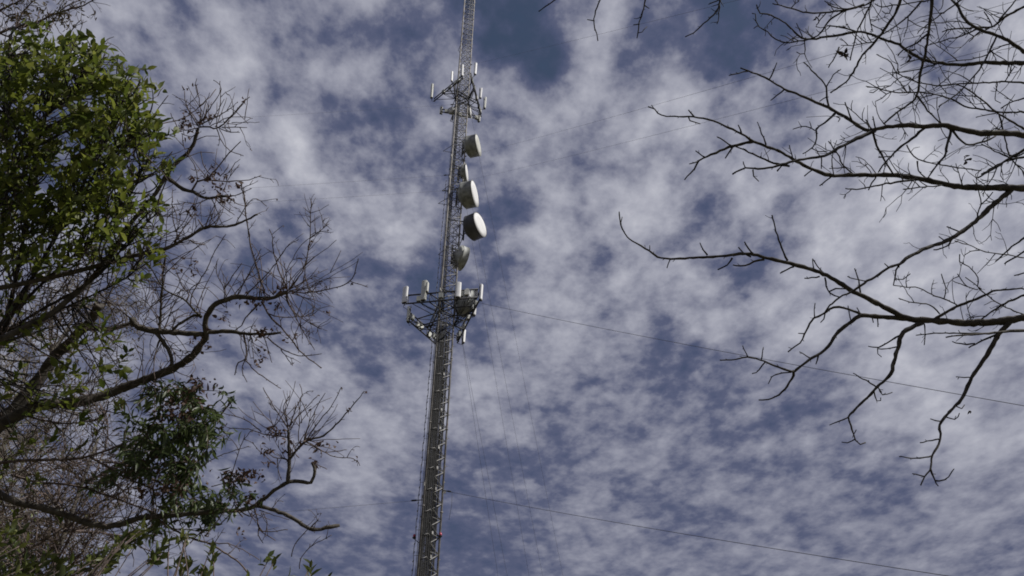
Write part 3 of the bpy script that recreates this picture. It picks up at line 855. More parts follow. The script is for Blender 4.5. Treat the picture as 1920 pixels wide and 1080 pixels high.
# ---- second bare tree: high limbs at the upper right, twigs hanging in at the top
tr = [(9.4, 7.4, -.1, .24), (9.4, 7.4, 3.5, .19), (9.5, 7.4, 7.0, .15), (9.7, 7.5, 11.2, .08), (9.6, 7.6, 12.6, .04)]
rt2 = thing('bare_tree', Vector(tr[0][:3]), 'leafless tree tangling fine twigs over the upper right corner and hanging from the top', 'tree', 'bare trees on the right')
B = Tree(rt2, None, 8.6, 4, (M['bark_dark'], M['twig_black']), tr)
B.trunk(M['bark_dark']); B.tw = 1.22; B.lw = 1.0
B.load('''
L p 15 5: 2160,-30 1980,-100 1880,-119 1760,-106 1620,-120 1480,-106 1340,-121 1210,-105 1130,-118 1020,-108
L B 9 1.8: 1500,358 1440,355 1300,355 1200,352 1080,365 960,355 890,340 850,325 790,290 740,250 690,235 630,215 570,190 500,178 420,195 330,205 250,220 190,212 150,180 100,130 0,80 -45,75 -65,25
T B 2 1.3: 205,222 205,300 160,292
T B 1.8 1.3: 195,212 160,130
T B 3 2: 500,180 390,150 330,145
T B 2.4 1.5: 960,357 800,400 720,405 690,350 610,305
T B 2 1.4: 1000,358 930,350 880,300
L B 8 3: 1480,310 1440,290 1370,240 1290,200 1200,170 1130,130 1090,80 1070,40 1030,0 1000,-60
T B 3 1.8: 1290,200 1230,320 1190,390 1130,460 1060,530 960,600
T B 2.4 1.5: 1370,240 1270,280 1200,320 1010,350
T B 1.6 1.2: 1130,130 1060,120 960,130 860,120
L B 6 2: 1500,5 1440,40 1340,90 1260,150 1180,155 1090,160 1010,165 980,180
T B 2.2 1.5: 1260,150 1245,110 1215,65
T B 2.6 1.6: 1200,155 1090,200 1000,225 880,260
T B 2.4 1.6: 1250,155 1180,190 1130,235
T B 3 2: 1300,115 1380,20 1400,-10
L B 4 1.5: 1480,467 1440,465 1310,460 1200,468 1080,472 960,480 850,465 760,430 700,405
T B 1.6 1.2: 1290,462 1280,570 1310,580
T B 2 1.3: 1330,460 1390,370
T B 1.7 1.3: 840,462 760,430 690,480 640,500
T B 1.5 1.1: 960,480 1030,420 1110,360
L B 4 1.6: 1480,632 1440,630 1300,630 1200,615 1110,600 1050,565 960,535 860,520 760,520 690,515 600,490 550,485
T B 1.8 1.2: 690,518 640,550 605,570
T B 1.6 1.2: 620,500 590,520 570,518
T B 1.8 1.3: 800,520 790,480 830,540
T B 1.8 1.3: 940,530 850,560 830,620
L B 4.5 2: 1480,760 1440,725 1300,640 1200,560 1120,500 1050,470
T B 2 1.4: 1290,635 1170,660
T B 2.6 1.8: 1480,545 1440,555 1380,570 1310,610
T B 6.38 2.70: 925,-340 925,-60 925,0 915,80 905,170 890,270 865,370 850,450 845,510 825,560 770,600 710,645 650,698
T B 2 1.3: 750,612 720,605
T B 3.4 2: 840,540 900,620 970,695
T B 3.2 1.7: 900,190 820,250 760,280 730,315
T B 2 1.4: 880,330 800,345 745,370
T B 5.95 2.34: 765,-340 755,-60 745,0 720,70 680,130 640,190 590,250 530,310 490,390 440,460 350,522
T B 3.4 1.8: 870,0 800,80 720,145 650,190
T B 1.8 1.2: 790,90 780,160 765,210
T B 1.8 1.3: 600,235 480,255 410,255
T B 4.67 1.98: 610,-340 600,-60 585,0 560,60 530,120 500,180 480,260 462,340
T B 2.6 1.6: 400,265 375,320 340,380
T B 1.8 1.3: 570,50 575,110 590,180
T B 4.67 1.62: 720,-340 650,-60 580,10 500,40 420,50 350,30 318,5
T B 4 1.7: 540,25 440,55 330,70 220,72 130,45 25,20
T B 3.2 1.6: 430,58 350,110 300,180 250,215 150,235 75,235 20,205 0,180 -50,150 -70,120 -70,80 -90,75
T B 2 1.3: 330,70 270,150 330,150
T B 1.7 1.2: 130,45 150,20 155,0
T B 1.6 1.2: -60,145 -80,160
T B 1.5 1.2: 75,237 100,240
T B 1.5 1.2: -10,175 -15,165
T A 3.40 1.62: 260,-340 190,-60 120,0 70,35 30,65
T A 3.40 1.62: 440,-340 400,-70 375,0 345,80 340,130 352,190 363,230
T A 2 1.3: 345,118 302,110
T A 3.82 1.62: 700,-340 650,-60 630,0 615,70 595,130 590,180 583,215
T A 1.8 1.3: 597,135 563,140
T A 1.8 1.2: 625,30 652,48
T A 1.5 1.1: 590,185 610,180 640,150
T A 4.25 1.62: 1100,-340 1065,-60 1050,0 1030,65 960,130 900,185 855,207
T A 2.4 1.4: 1045,20 1045,70 1032,135
T A 2.4 1.4: 1045,-2 985,25
T B 4.25 1.44: 1230,-340 1160,-60 1085,0 990,70 880,150 840,190
T B 3.40 1.44: 1010,-340 980,-60 900,0 780,20 700,30 640,40 600,20
T B 2 1.3: 700,32 680,80 640,60
T B 1.8 1.2: 985,-40 985,25 960,60
''')
B.fill(80, (1620, -20, 1925, 260), 20, 85, 1.9)
B.fill(40, (1440, -10, 1660, 110), 10, 40, 1.9)
B.fill(10, (1200, -10, 1440, 80), 6, 16, 1.8, .3, 0)
B.finish(M['twig_black'])
for (x, y, sz, n) in ((1530, 33, .06, 5), (1583, 100, .08, 5), (1588, 106, .05, 3), (1708, 93, .05, 4), (1705, 110, .055, 4), (1778, 78, .03, 2), (1707, 38, .02, 2)):
    b = MB(); d = (B.near(x, y, 60) or 8.6) - .02; leafcurl(b, P(x, y, d), sz, rg, n); b.build('withered_leaf', M['leaf_black'], rt2)

# ---- gnarled tree on the left
tr = [(-6.9, 4.4, -.1, .28), (-6.8, 4.3, 2.2, .22), (-6.9, 4.2, 4.6, .18), (-7.1, 4.2, 7.0, .13), (-7.3, 4.2, 9.0, .06)]
lt = thing('gnarled_tree', Vector(tr[0][:3]), 'gnarled lichen-covered tree on the left with crooked thick limbs and sprays of bare twigs', 'tree')
G = Tree(lt, None, 7.0, 6, (M['bark_oak'], M['twig']), tr)
G.trunk(M['bark_oak']); G.lw = .92; G.tw = 1.35
G.load('''
L c 29 6: -60,310 0,280 100,220 230,165 400,155 560,115 700,60 850,5 947,-38 1014,-85 1070,-152 1099,-208 1094,-284 1137,-360 1194,-388 1269,-407 1393,-398 1459,-407 1535,-436
T y 6.5 3: 375,555 430,545 520,545 600,555 700,560 800,550
T y 7 8: 365,560 200,552 100,545 0,520 -30,490 -40,470
T y 6 5: 100,548 150,620 185,690 185,740
T y 2.2 1.2: 840,315 790,200 760,100 750,0 735,-30
T y 2 1.1: 843,308 930,190 960,50 965,20 970,-180
T y 1.5 1: 965,20 1070,-60
T y 1.8 1: 845,311 940,260 1005,230
T y 1.6 1: 850,315 950,300 1030,270
T y 2.2 1.2: 845,320 950,325 1050,310 1190,262 1235,135
T y 1.4 1: 1190,262 1290,295
T y 1.6 1: 835,305 825,200 815,150
T y 1.7 1: 845,308 860,180
T y 3.2 1.3: 690,375 740,460 800,520 860,590 920,670 1030,750
T y 2 1.1: 820,345 880,440 1020,530
T y 1.8 1: 828,345 900,500 990,650
T y 1.8 1: 720,440 800,465 990,455
T y 2 1: 720,575 800,640 900,680 1030,670
T y 3.2 1.3: 590,555 605,640 600,700 560,720 540,790
T y 2 1: 600,700 660,770 800,865
T y 1.8 1: 600,700 580,760 610,830
T y 2.8 1.4: 680,385 600,470 580,510 540,540
T y 1.6 1: 700,560 750,720
T y 1.6 1: 800,645 865,735
T y 3.4 1.4: 355,465 300,410 250,360 150,310 60,170
T y 2 1: 290,400 300,330 380,200 430,90 490,0
T y 2 1: 270,370 285,340 240,280 210,200
T y 1.7 1: 480,360 480,300 440,220 440,150
T y 1.7 1: 478,310 580,160
T y 1.8 1: 550,350 640,180 690,80
T y 1.8 1: 600,345 740,200 830,75 900,25
T y 1.6 1: 520,358 620,230 690,110
T y 4.5 4: 190,530 310,455 355,465
T y 4 3: 118,545 125,400 130,330 140,200 150,130
T y 2.2 1.1: 710,330 670,200 640,100 620,0 605,-100 595,-200 592,-270
T y 1.6 1: 690,345 690,280 750,210
T y 1.6 1: 760,340 700,270 610,220
T y 2 1: 740,345 660,290 640,260
L b 22 15: 230,1100 310,980 380,920 440,850 500,800 560,690
T b 8 5: 480,825 560,830 650,825 740,795 765,770
T b 7 6: 740,805 800,820 850,835 950,845 1130,860
T b 4 2: 0,905 100,880 230,840 320,815 480,800
L x 10 5: -120,960 -40,830 80,690 110,640 160,560 220,490 290,420 320,360 335,300
T x 1.8 1: 335,290 290,220 260,140 258,90
T x 1.7 1: 340,285 350,200 322,55
T x 1.8 1: 340,285 400,190 465,80 420,30
T x 1.8 1: 340,285 370,270 450,230 530,180
T x 2.4 1.1: 338,295 400,295 450,300 530,220 600,145 625,125
T x 1.6 1: 450,300 510,250 600,150
T x 1.4 1: 440,300 440,240 455,180 465,80
T x 1.5 1: 450,300 520,325 570,325
T x 1.5 1: 470,295 610,297
T x 1.6 1: 440,305 470,380 520,430 590,457
T x 1.8 1: 335,300 240,310 200,260 180,215
T x 1.5 1: 330,320 300,350 240,330
T x 1.5 1: 335,290 310,230 250,165
T x 1.5 1: 345,290 360,230 380,150
T x 1.6 1: 300,410 260,420 245,330
T x 6 3: 160,580 200,610 250,645 310,660 370,695 430,690 500,685
T x 3 1.2: 300,650 330,600 370,590 420,550 520,430 575,375
T x 2.2 1.1: 380,590 500,600 620,590 690,565
T x 1.8 1: 500,687 560,730 600,740
T x 1.6 1: 500,685 540,680 635,640
T x 2 1.2: 570,600 595,700 605,800 620,900 640,1000 665,1080
T x 1.5 1: 330,600 320,520 260,430
T x 1.6 1: 400,560 360,500 350,430
T x 1.8 1: 410,695 440,760 470,840
T x 1.6 1: 430,692 470,740 540,790
T x 1.6 1: 390,700 300,740 270,790
L x 9 3: -100,1040 0,1010 100,990 170,970 250,930 320,890 370,860 430,855 520,850 600,820 670,785
T x 2.4 1.8: 365,862 335,815
T x 1.8 1: 375,860 410,770 440,700
T x 2 1: 200,945 250,870 330,770
T x 1.6 1: 380,860 440,820 460,760
T x 2 1.6: 290,930 310,945 370,955
T x 1.6 1: 230,935 190,800 190,640
T x 1.4 1: 540,845 640,700 720,740
L c 17 6: -60,610 0,645 100,690 200,710 320,745 450,790 570,815 650,800 750,770 850,760 980,752 1100,738 1180,733 1280,730 1345,710 1402,673 1459,625 1526,583
T z 6 4: 830,555 880,545 970,555 985,520 990,470 975,440
T z 6.5 4: 840,550 845,470 850,420 845,330 840,260
T z 4 1.1: 855,415 900,360 940,320 1040,290 1110,230 1180,150 1270,40
T z 6 5: 660,685 750,705 850,745 920,790 980,820 1050,810 1130,795
T z 3.2 2: 100,755 130,775 200,820 280,860 400,900 500,960 570,1010 620,1070
T z 2 1: 840,250 760,130 700,20
T z 1.7 1: 842,240 815,130 850,65
T z 1.7 1: 845,240 880,150 920,60 905,0
T z 1.6 1: 930,318 960,210 1050,50
T z 1.8 1: 945,315 1000,230 1080,130 1140,20
T z 1.6 1: 950,312 1040,240
T z 2 1: 845,300 700,280 620,255 500,245
T z 1.8 1: 690,270 600,200 480,165
T z 1.6 1: 940,325 1050,380 1170,370
T z 1.6 1: 980,345 1100,410 1210,420 1245,460
T z 1.8 1: 845,425 760,410 710,370
T z 1.4 1: 985,440 1060,480
T z 1.4 1: 780,415 785,490 805,540
T z 2 1: 650,700 670,760 680,820 770,880
T z 1.8 1: 670,780 700,830 840,820
T z 1.6 1: 675,810 670,850 700,895
T z 1.6 1: 610,705 660,780
T z 1.4 1: 905,1040 910,990 960,920 1085,850
T z 1.5 1: 860,970 880,900 945,825 1015,755
T z 1.8 1: 390,895 500,900 600,940 680,990
T z 2 1: 845,280 830,180 825,120
T z 1.5 1: 850,260 900,180 1010,60
T z 1.8 1: 850,400 930,340 1000,260
T z 1.8 1: 560,700 520,540 600,280
T z 1.6 1: 300,520 420,420 620,350
T c 5 3: -20,480 120,465 280,460 400,455 500,435 650,380
T c 3.5 2: 480,445 560,490 660,550 830,625
T c 3.4 2.4: 60,540 200,580 330,590 450,610 600,660 830,745
T c 2.5 1.8: 150,230 250,255 350,268 480,255 560,215 580,150
T c 3 2: 85,975 200,910 300,850 400,785
''')
G.fill(90, (560, 300, 620, 640), 8, 40, 1.4, .5, 0, .4)
for (fx, fy, n_, a0_, a1_, l0_, l1_) in ((371, 238, 15, -2.9, -.35, 30, 85), (410, 236, 8, -1.6, .9, 25, 70), (398, 330, 10, -2.4, -.2, 25, 70), (405, 368, 9, -1.2, 1.6, 25, 65), (384, 727 - 300, 9, -2.4, -.2, 30, 85),
                                       (538, 546, 16, -2.5, -.1, 45, 150), (540, 550, 12, .1, 1.5, 40, 130), (490, 560, 9, -2.2, -.6, 40, 120), (458, 625, 8, .3, 2.0, 30, 70), (380, 590, 9, -2.9, -1.0, 35, 110), (430, 565, 7, -2.3, -.8, 40, 120),
                                       (541, 800, 16, -2.6, -.6, 35, 100), (575, 826, 12, -1.8, .5, 35, 105), (548, 860, 6, -2.8, -2.0, 25, 60), (480, 960, 8, .3, 1.8, 25, 60)):
    d_ = G.near(fx, fy, 40) or 7.0
    n_ = max(5, int(n_ * .75))
    for k_ in range(n_):
        an = a0_ + (a1_ - a0_) * (k_ + G.rng.uniform(.1, .9)) / n_; ln = G.rng.uniform(l0_, l1_); cv = G.rng.gauss(0, .55); t_ = G.rng.gauss(0, 15); pts = [(fx + t_, fy - t_ * .25 + G.rng.gauss(0, 4))]; x_, y_ = pts[0]
        for j_ in range(6):
            an += cv / 6 + G.rng.gauss(0, .07); x_ += math.cos(an) * ln / 6; y_ += math.sin(an) * ln / 6; pts.append((x_, y_))
        o_, r_, q_ = G.pts3(pts, G.near(*pts[0], 30) or d_, G.rng.uniform(-.7, .7), 1.8, 1.0, 9, .4)
        G.fine.tube(o_, r_, 4); G.tips.append(q_[-1])
        if G.rng.random() < .4:
            x1, y1, d1_ = q_[len(q_) // 2]; a2 = an + G.rng.choice((-.5, .5))
            o_, r_, q_ = G.pts3([(x1, y1), (x1 + math.cos(a2) * ln * .15, y1 + math.sin(a2) * ln * .15), (x1 + math.cos(a2) * ln * .32, y1 + math.sin(a2) * ln * .32)], d1_, .3, 1.5, 1.0, 9, .3)
            G.fine.tube(o_, r_, 4)
G.fill(80, (330, 180, 640, 680), 12, 45, 1.6, .3, 1, .45)
G.fill(40, (380, 740, 680, 1040), 12, 40, 1.6, .5, 1, .35)
G.fill(340, (-20, 420, 330, 1060), 25, 120, 1.9, .6, 1, .3)
G.finish(M['twig'])
# clusters of shrivelled brown leaves caught in the sprays
rg = random.Random(21)
dry = MB()
for (x, y, rx, ry, n) in ((345, 235, 22, 14, 26), (390, 222, 16, 10, 12), (395, 330, 28, 12, 30), (405, 352, 24, 8, 18), (420, 370, 20, 8, 18), (450, 345, 8, 6, 6), (355, 395, 14, 8, 6),
                          (485, 565, 30, 14, 26), (520, 545, 24, 8, 18), (523, 575, 10, 6, 6), (612, 582, 6, 4, 3), (490, 625, 22, 8, 26), (490, 665, 10, 20, 20), (545, 635, 10, 8, 6),
                          (375, 640, 25, 22, 22), (415, 595, 12, 10, 10), (510, 812, 20, 8, 22), (545, 830, 20, 18, 22), (600, 835, 18, 8, 14), (455, 892, 30, 10, 40), (498, 845, 12, 10, 10),
                          (502, 868, 8, 6, 5), (588, 868, 6, 12, 8), (470, 930, 14, 8, 10), (450, 1000, 6, 10, 5), (340, 780, 45, 30, 60), (330, 870, 45, 25, 40), (655, 765, 5, 5, 3), (685, 735, 3, 3, 2),
                          (330, 740, 40, 18, 40), (420, 800, 8, 8, 4), (580, 455, 4, 5, 3), (365, 165, 2, 2, 1), (349, 165, 4, 3, 2), (458, 188, 4, 4, 2), (660, 530, 3, 3, 1), (350, 500, 20, 20, 10), (665, 862, 4, 4, 2)):
    for _ in range(int(n * 1.4)):
        px = x + rg.gauss(0, rx * .6); py = y + rg.gauss(0, ry * .6); d = (G.near(px, py, 60) or 7.0) + rg.uniform(-.12, .12)
        leafcurl(dry, P(px, py, d), rg.uniform(.026, .050), rg, rg.choice((1, 1, 2)))
for px, py, d in G.tips:
    if rg.random() < .16 and px > 240: leafcurl(dry, P(px, py, d), rg.uniform(.012, .026), rg, rg.randint(1, 2))
tag(dry.build('dry_leaf', M['leaf_dry'], lt), kind='stuff')

# ---- leaf sprays
def rosette(b, st, c, axis, n, L, W, rg, stem_to=None, spread=.95, sr=.0035):
    axis = axis.normalized(); e1 = axis.orthogonal().normalized(); e2 = axis.cross(e1); a0 = rg.uniform(0, 6.28)
    for i in range(n):
        an = a0 + i * 2.4; sp = spread * rg.uniform(.45, 1.1)
        d = axis * math.cos(sp) + (e1 * math.cos(an) + e2 * math.sin(an)) * math.sin(sp)
        back = axis * (-.035 * i / 1.5 * L / .09)
        s_ = rg.uniform(.7, 1.12)
        b.leaf(c + back, d, axis + Vector((rg.gauss(0, .25), rg.gauss(0, .25), rg.gauss(0, .25))), L * s_, W * s_ * rg.uniform(.85, 1.15), .22, rg.uniform(.02, .22), .02)
    if stem_to is not None and st is not None:
        m = c.lerp(stem_to, .45) - axis * .10 + Vector((rg.gauss(0, .05), rg.gauss(0, .05), rg.gauss(0, .05)))
        pts = [c * (1 - t) ** 2 + m * 2 * t * (1 - t) + stem_to * t * t for t in [i / 9 for i in range(10)]]
        st.tube(pts, [sr * (1 + 1.2 * i / 9) for i in range(10)], 4)
def inside(poly, x, y):
    r = False; j = len(poly) - 1
    for i in range(len(poly)):
        xi, yi = poly[i]; xj, yj = poly[j]
        if (yi > y) != (yj > y) and x < (xj - xi) * (y - yi) / (yj - yi) + xi: r = not r
        j = i
    return r
# evergreen tree, upper left
tr = [(-5.3, 4.9, -.1, .16), (-5.35, 4.85, 3.0, .13), (-5.6, 4.8, 6.0, .10), (-5.9, 4.9, 9.2, .06), (-6.1, 5.0, 10.4, .03)]
ev = thing('evergreen_tree', Vector(tr[0][:3]), 'dense evergreen tree with glossy yellow-green leaves filling the upper left', 'tree')
E_ = Tree(ev, None, 7.0, 12, (M['twig_black'], M['twig_black']), tr)
E_.trunk(M['bark_dark'])
E_.load('''
L p 9 2.5: -40,700 10,600 40,470 60,330 90,200 120,110
L p 8 2: -40,690 40,560 110,430 180,300 225,200 245,160
L p 8 2: -40,670 60,520 150,370 230,270 290,225
L p 7 2: -40,660 70,540 160,460 230,390 270,310
L p 6 2: -40,650 80,580 180,520 250,440 300,395
L p 6 2: -40,620 0,480 15,330 10,150 25,50
L p 5 2: -40,640 90,590 190,545 250,510 270,460
L p 5 2: -60,560 -10,400 60,250 150,150 155,80
''')
rg = random.Random(77)
E_.fill(300, (-20, 60, 300, 680), 40, 150, 2.2, .5, 1)
fol = MB(); st = MB()
poly = [(-30, 90), (15, 75), (35, 95), (60, 65), (85, 75), (100, 110), (128, 95), (140, 70), (156, 62), (176, 88), (186, 105), (212, 122), (240, 138), (252, 128), (266, 150), (270, 182), (262, 200), (285, 205), (305, 225), (300, 250), (270, 285), (266, 310), (240, 325), (255, 365), (285, 375), (302, 388), (296, 412), (262, 392), (238, 420), (262, 450), (255, 470), (200, 485), (120, 500), (60, 520), (-30, 560)]
skel = [q for q in E_.S]
def rs(px, py, d, L=.100, W=.045, n=None, mb=None, upb=.6):
    right = .35 + rg.gauss(0, .55); axis = Vector((right, rg.gauss(-.15, .5), upb + rg.gauss(.1, .35)))
    best = min(rg.sample(skel, 70), key=lambda q: (q[0] - px + 25) ** 2 + (q[1] - py - 40) ** 2 + 1e3 * (q[2] - d) ** 2)
    rosette(mb or fol, st, P(px, py, d), axis, n or rg.randint(6, 10), L * rg.uniform(.8, 1.1), W * rg.uniform(.85, 1.15), rg, P(*best))
cnt = 0
while cnt < 580:
    x = rg.uniform(-30, 306); y = rg.uniform(60, 560)
    if not inside(poly, x + rg.gauss(0, 14), y + rg.gauss(0, 13)): continue
    if math.sin(x * .055 + y * .02 + .8) * math.sin(y * .06 - x * .015) > .6 and rg.random() < .7: continue
    # thin out towards the lower left where stems show
    k = (y - 350 - .2 * x) / 190
    if rg.random() < k * .9: continue
    rs(x, y, rg.uniform(6.2, 7.9)); cnt += 1
for (x, y) in ((80, 45), (85, 55), (156, 68), (170, 95), (262, 150), (248, 145), (262, 180), (300, 232), (285, 222), (326, 250), (305, 300), (318, 312), (330, 300), (300, 320), (305, 432), (296, 465), (300, 478), (290, 470),
               (235, 510), (268, 522), (33, 367), (45, 362), (122, 398), (143, 402), (180, 500), (170, 612), (155, 640), (118, 680), (108, 690), (130, 672), (20, 480), (5, 490), (240, 380), (290, 378), (245, 430), (210, 475), (262, 440), (225, 490),
               (195, 600), (148, 630), (120, 735), (135, 750), (105, 755), (150, 725), (165, 770), (85, 735), (200, 690), (185, 790), (220, 760), (110, 700), (60, 720), (215, 640), (240, 660), (205, 625), (45, 620), (75, 600), (25, 585), (12, 640), (40, 690), (15, 720), (70, 770), (20, 800), (55, 830), (100, 820), (15, 870), (150, 840), (70, 900), (30, 960), (110, 960), (20, 1000), (150, 700), (190, 720), (230, 700), (175, 560), (60, 560), (90, 640), (30, 650), (10, 555)):
    rs(x, y, rg.uniform(6.5, 7.0), n=7)
ef = fol.build('foliage', M['leaf'], ev); tag(ef, kind='stuff')
tag(st.build('stem', M['twig_black'], ev), kind='stuff')
E_.finish(M['twig'])

# dark leafy clump sitting on the lower limb
cl = thing('climbing_vine', P(330, 960, 6.9), 'dark green vine with narrow drooping leaves smothering the lower limb of the gnarled tree', 'vine')
fol = MB(); st = MB()
poly = [(c[0] / 2.842, 700 + c[1] / 2.842) for c in [(640, 270), (700, 180), (850, 60), (960, 40), (1100, 90), (1180, 170), (1210, 260), (1130, 380), (1100, 470), (1180, 560), (1250, 640), (1310, 700), (1230, 740), (1120, 800), (1050, 790), (900, 790), (820, 880), (760, 840), (850, 690), (800, 560), (740, 540), (640, 560), (560, 590), (480, 580), (560, 490), (640, 420)]]
core = [(310, 965), (330, 940), (350, 880), (330, 820), (360, 770), (300, 850), (380, 950), (400, 960), (250, 880), (290, 790)]
cp = [P(x, y, 6.9 + rg.uniform(-.15, .15)) for x, y in core]
for i in range(len(cp) - 1):
    st.tube([cp[i], cp[i].lerp(cp[i + 1], .5) + Vector((rg.gauss(0, .05), rg.gauss(0, .08), rg.gauss(0, .05))), cp[i + 1]], .008, 5)
for _ in range(78):
    for _try in range(40):
        x = rg.uniform(170, 475); y = rg.uniform(695, 1015)
        if inside(poly, x, y): break
    d1 = rg.uniform(6.2, 7.4); tip = P(x + rg.gauss(0, 18), y + rg.gauss(0, 16), d1)
    sx, sy = min(core, key=lambda q: (q[0] - x) ** 2 + (q[1] - y) ** 2 * .6 + rg.uniform(0, 13000)); st0 = P(sx, sy, 6.9 + rg.uniform(-.12, .12))
    mid = st0.lerp(tip, .5) + Vector((rg.gauss(0, .10), rg.gauss(0, .10), rg.uniform(.0, .22))); ln = (tip - st0).length
    end = tip - Vector((0, 0, rg.uniform(0, .12))); n = max(5, int(ln / .045) + 3)
    pts = [st0 * (1 - u) ** 2 + mid * 2 * u * (1 - u) + end * u * u for u in [k / n for k in range(n + 1)]]
    st.tube(pts, [.0042 * (1 - .55 * k / n) for k in range(n + 1)], 4)
    for k in range(1, n + 1):
        if rg.random() < .12: continue
        dv_ = (pts[k] - pts[k - 1]).normalized()
        for _j in range(2 if k < n else 3):
            dd = (dv_ * rg.uniform(.1, .8) + Vector((rg.gauss(0, .7), rg.gauss(0, .7), rg.gauss(-.35, .45)))).normalized()
            L_ = rg.uniform(.065, .125)
            fol.leaf(pts[k], dd, Vector((rg.gauss(0, .5), rg.gauss(0, .5), 1)), L_, L_ * rg.uniform(.24, .34), .25, rg.uniform(.1, .4), .03)
for (x, y) in ((440, 958), (455, 950), (425, 965), (470, 940), (410, 975), (385, 985), (345, 985), (300, 985), (205, 905), (190, 918), (222, 890), (260, 860), (275, 735), (300, 715), (425, 745), (430, 760), (445, 905), (430, 925), (405, 790), (415, 820), (240, 800), (225, 770)):
    for _k in range(2):
        c = P(x + rg.gauss(0, 8), y + rg.gauss(0, 7), (G.near(x, y, 40) or 6.9) + rg.uniform(-.15, .1))
        rosette(fol, st, c, Vector((rg.gauss(.1, .8), rg.gauss(-.1, .6), rg.gauss(-.2, .6))), rg.randint(4, 7), rg.uniform(.07, .11), rg.uniform(.022, .03), rg, c + Vector((rg.gauss(-.12, .1), .05, rg.gauss(-.02, .1))), 1.1, .0025)
dv = MB()
for (x, y, rx, ry, n) in ((345, 755, 30, 18, 90), (330, 780, 25, 14, 50), (450, 893, 22, 9, 60), (325, 910, 25, 12, 60), (300, 918, 16, 8, 30), (265, 925, 8, 12, 20), (375, 720, 30, 14, 50)):
    for _ in range(n):
        leafcurl(dv, P(x + rg.gauss(0, rx * .7), y + rg.gauss(0, ry * .7), rg.uniform(6.3, 6.8)), rg.uniform(.03, .05), rg, 1)
tag(dv.build('dry_leaf', M['leaf_dry'], cl), kind='stuff')
tag(fol.build('foliage', M['leaf_dark'], cl), kind='stuff'); st.build('stem', M['twig'], cl)

# yellow-green shrub tops along the bottom
for (nm, lab, gx, gz, lst) in (
    ('evergreen_shrub', 'yellow-green leafy shrub top poking up at the bottom edge right of the lower limb', -1.9, 0, ((395, 1035), (410, 1040), (505, 1040), (512, 1048), (455, 1072), (575, 1055), (590, 1062), (620, 1078), (540, 1072), (350, 1050), (335, 1058), (375, 1074), (330, 1010), (345, 1005))),
    ('evergreen_shrub', 'yellow-green leafy shrub top rising at the bottom beneath the lower limb', -2.9, 0, ((240, 1000), (230, 1015), (225, 1030), (215, 1040), (200, 1040), (190, 1055), (250, 990), (185, 1070), (170, 1062), (290, 1035), (300, 1045), (255, 1010), (265, 1000), (205, 1062), (180, 1045))),
    ('evergreen_shrub', 'yellow-green leafy shrub top in the lower left corner', -3.9, 0, ((20, 1045), (15, 1060), (30, 1070), (60, 1060), (65, 1075), (55, 1065), (5, 1075), (90, 1078), (0, 1030), (30, 1000), (85, 1040), (110, 1060), (45, 1030), (10, 1015), (75, 1055), (130, 1070)))):
    base = Vector((gx * 1.1, 5.0, 0)); o = thing(nm, base, lab, 'shrub', 'evergreen shrubs along the bottom')
    fol = MB(); st = MB(); hub = Vector((gx * 1.05, 5.05, 2.9))
    st.tube([base, base.lerp(hub, .5) + Vector((.06, .04, 0)), hub], [.035, .028, .02], 7)
    for (x, y) in lst:
        for _k in range(1 if x > 380 else 2):
            d = rg.uniform(5.6, 6.3); c = P(x + rg.gauss(0, 7), y + rg.gauss(0, 6), d)
            rosette(fol, st, c, Vector((.4 + rg.gauss(0, .4), rg.gauss(-.1, .4), .8)), rg.randint(4, 7), rg.uniform(.075, .11), rg.uniform(.032, .044), rg, hub + Vector((rg.gauss(0, .12), rg.gauss(0, .12), rg.uniform(.0, .5))), .8)
    tag(fol.build('foliage', M['leaf_lime'], o), kind='stuff'); st.build('stem', M['twig'], o)

# brown-leaved tree behind, top left corner
tr = [(-8.8, 8.6, -.1, .2), (-8.8, 8.6, 5, .15), (-8.7, 8.5, 10, .10), (-8.6, 8.4, 14.0, .04)]
bt = thing('brown_leaved_tree', Vector(tr[0][:3]), 'tree with sparse narrow brown leaves reaching into the top left corner', 'tree')
H = Tree(bt, None, 10.0, 15, (M['twig'], M['twig']), tr)
H.trunk(M['bark_oak'])
H.load('''
L p 6 1.4: -60,120 0,62 60,45 105,25 150,12 182,-4
T p 3 1.2: 30,52 45,20 75,-8
T p 2 1.2: 60,45 90,45 120,15 150,0
T p 2.4 1.2: 0,62 30,72 55,60
L p 6 1.6: -60,60 0,20 40,0 70,-20
T p 2 1.2: 0,20 25,35 60,25
''')
H.fill(70, (-30, -20, 190, 90), 14, 45, 1.3, .5, 1)
H.finish(M['twig'])
fol = MB()
for px, py, d in H.tips + [(rg.uniform(0, 125), rg.uniform(-8, 45), 10) for _ in range(70)]:
    c = P(px + rg.gauss(0, 3), py + rg.gauss(0, 3), d)
    if py > 62 or px > 185: continue
    for _ in range(rg.randint(1, 3)):
        fol.leaf(c, Vector((rg.gauss(0, 1), rg.gauss(0, 1), rg.gauss(-.5, .7))), Vector((rg.gauss(0, 1), rg.gauss(0, 1), 1)), rg.uniform(.04, .075), rg.uniform(.015, .024), .3, .2)
tag(fol.build('foliage', M['leaf_tan'], bt), kind='stuff')

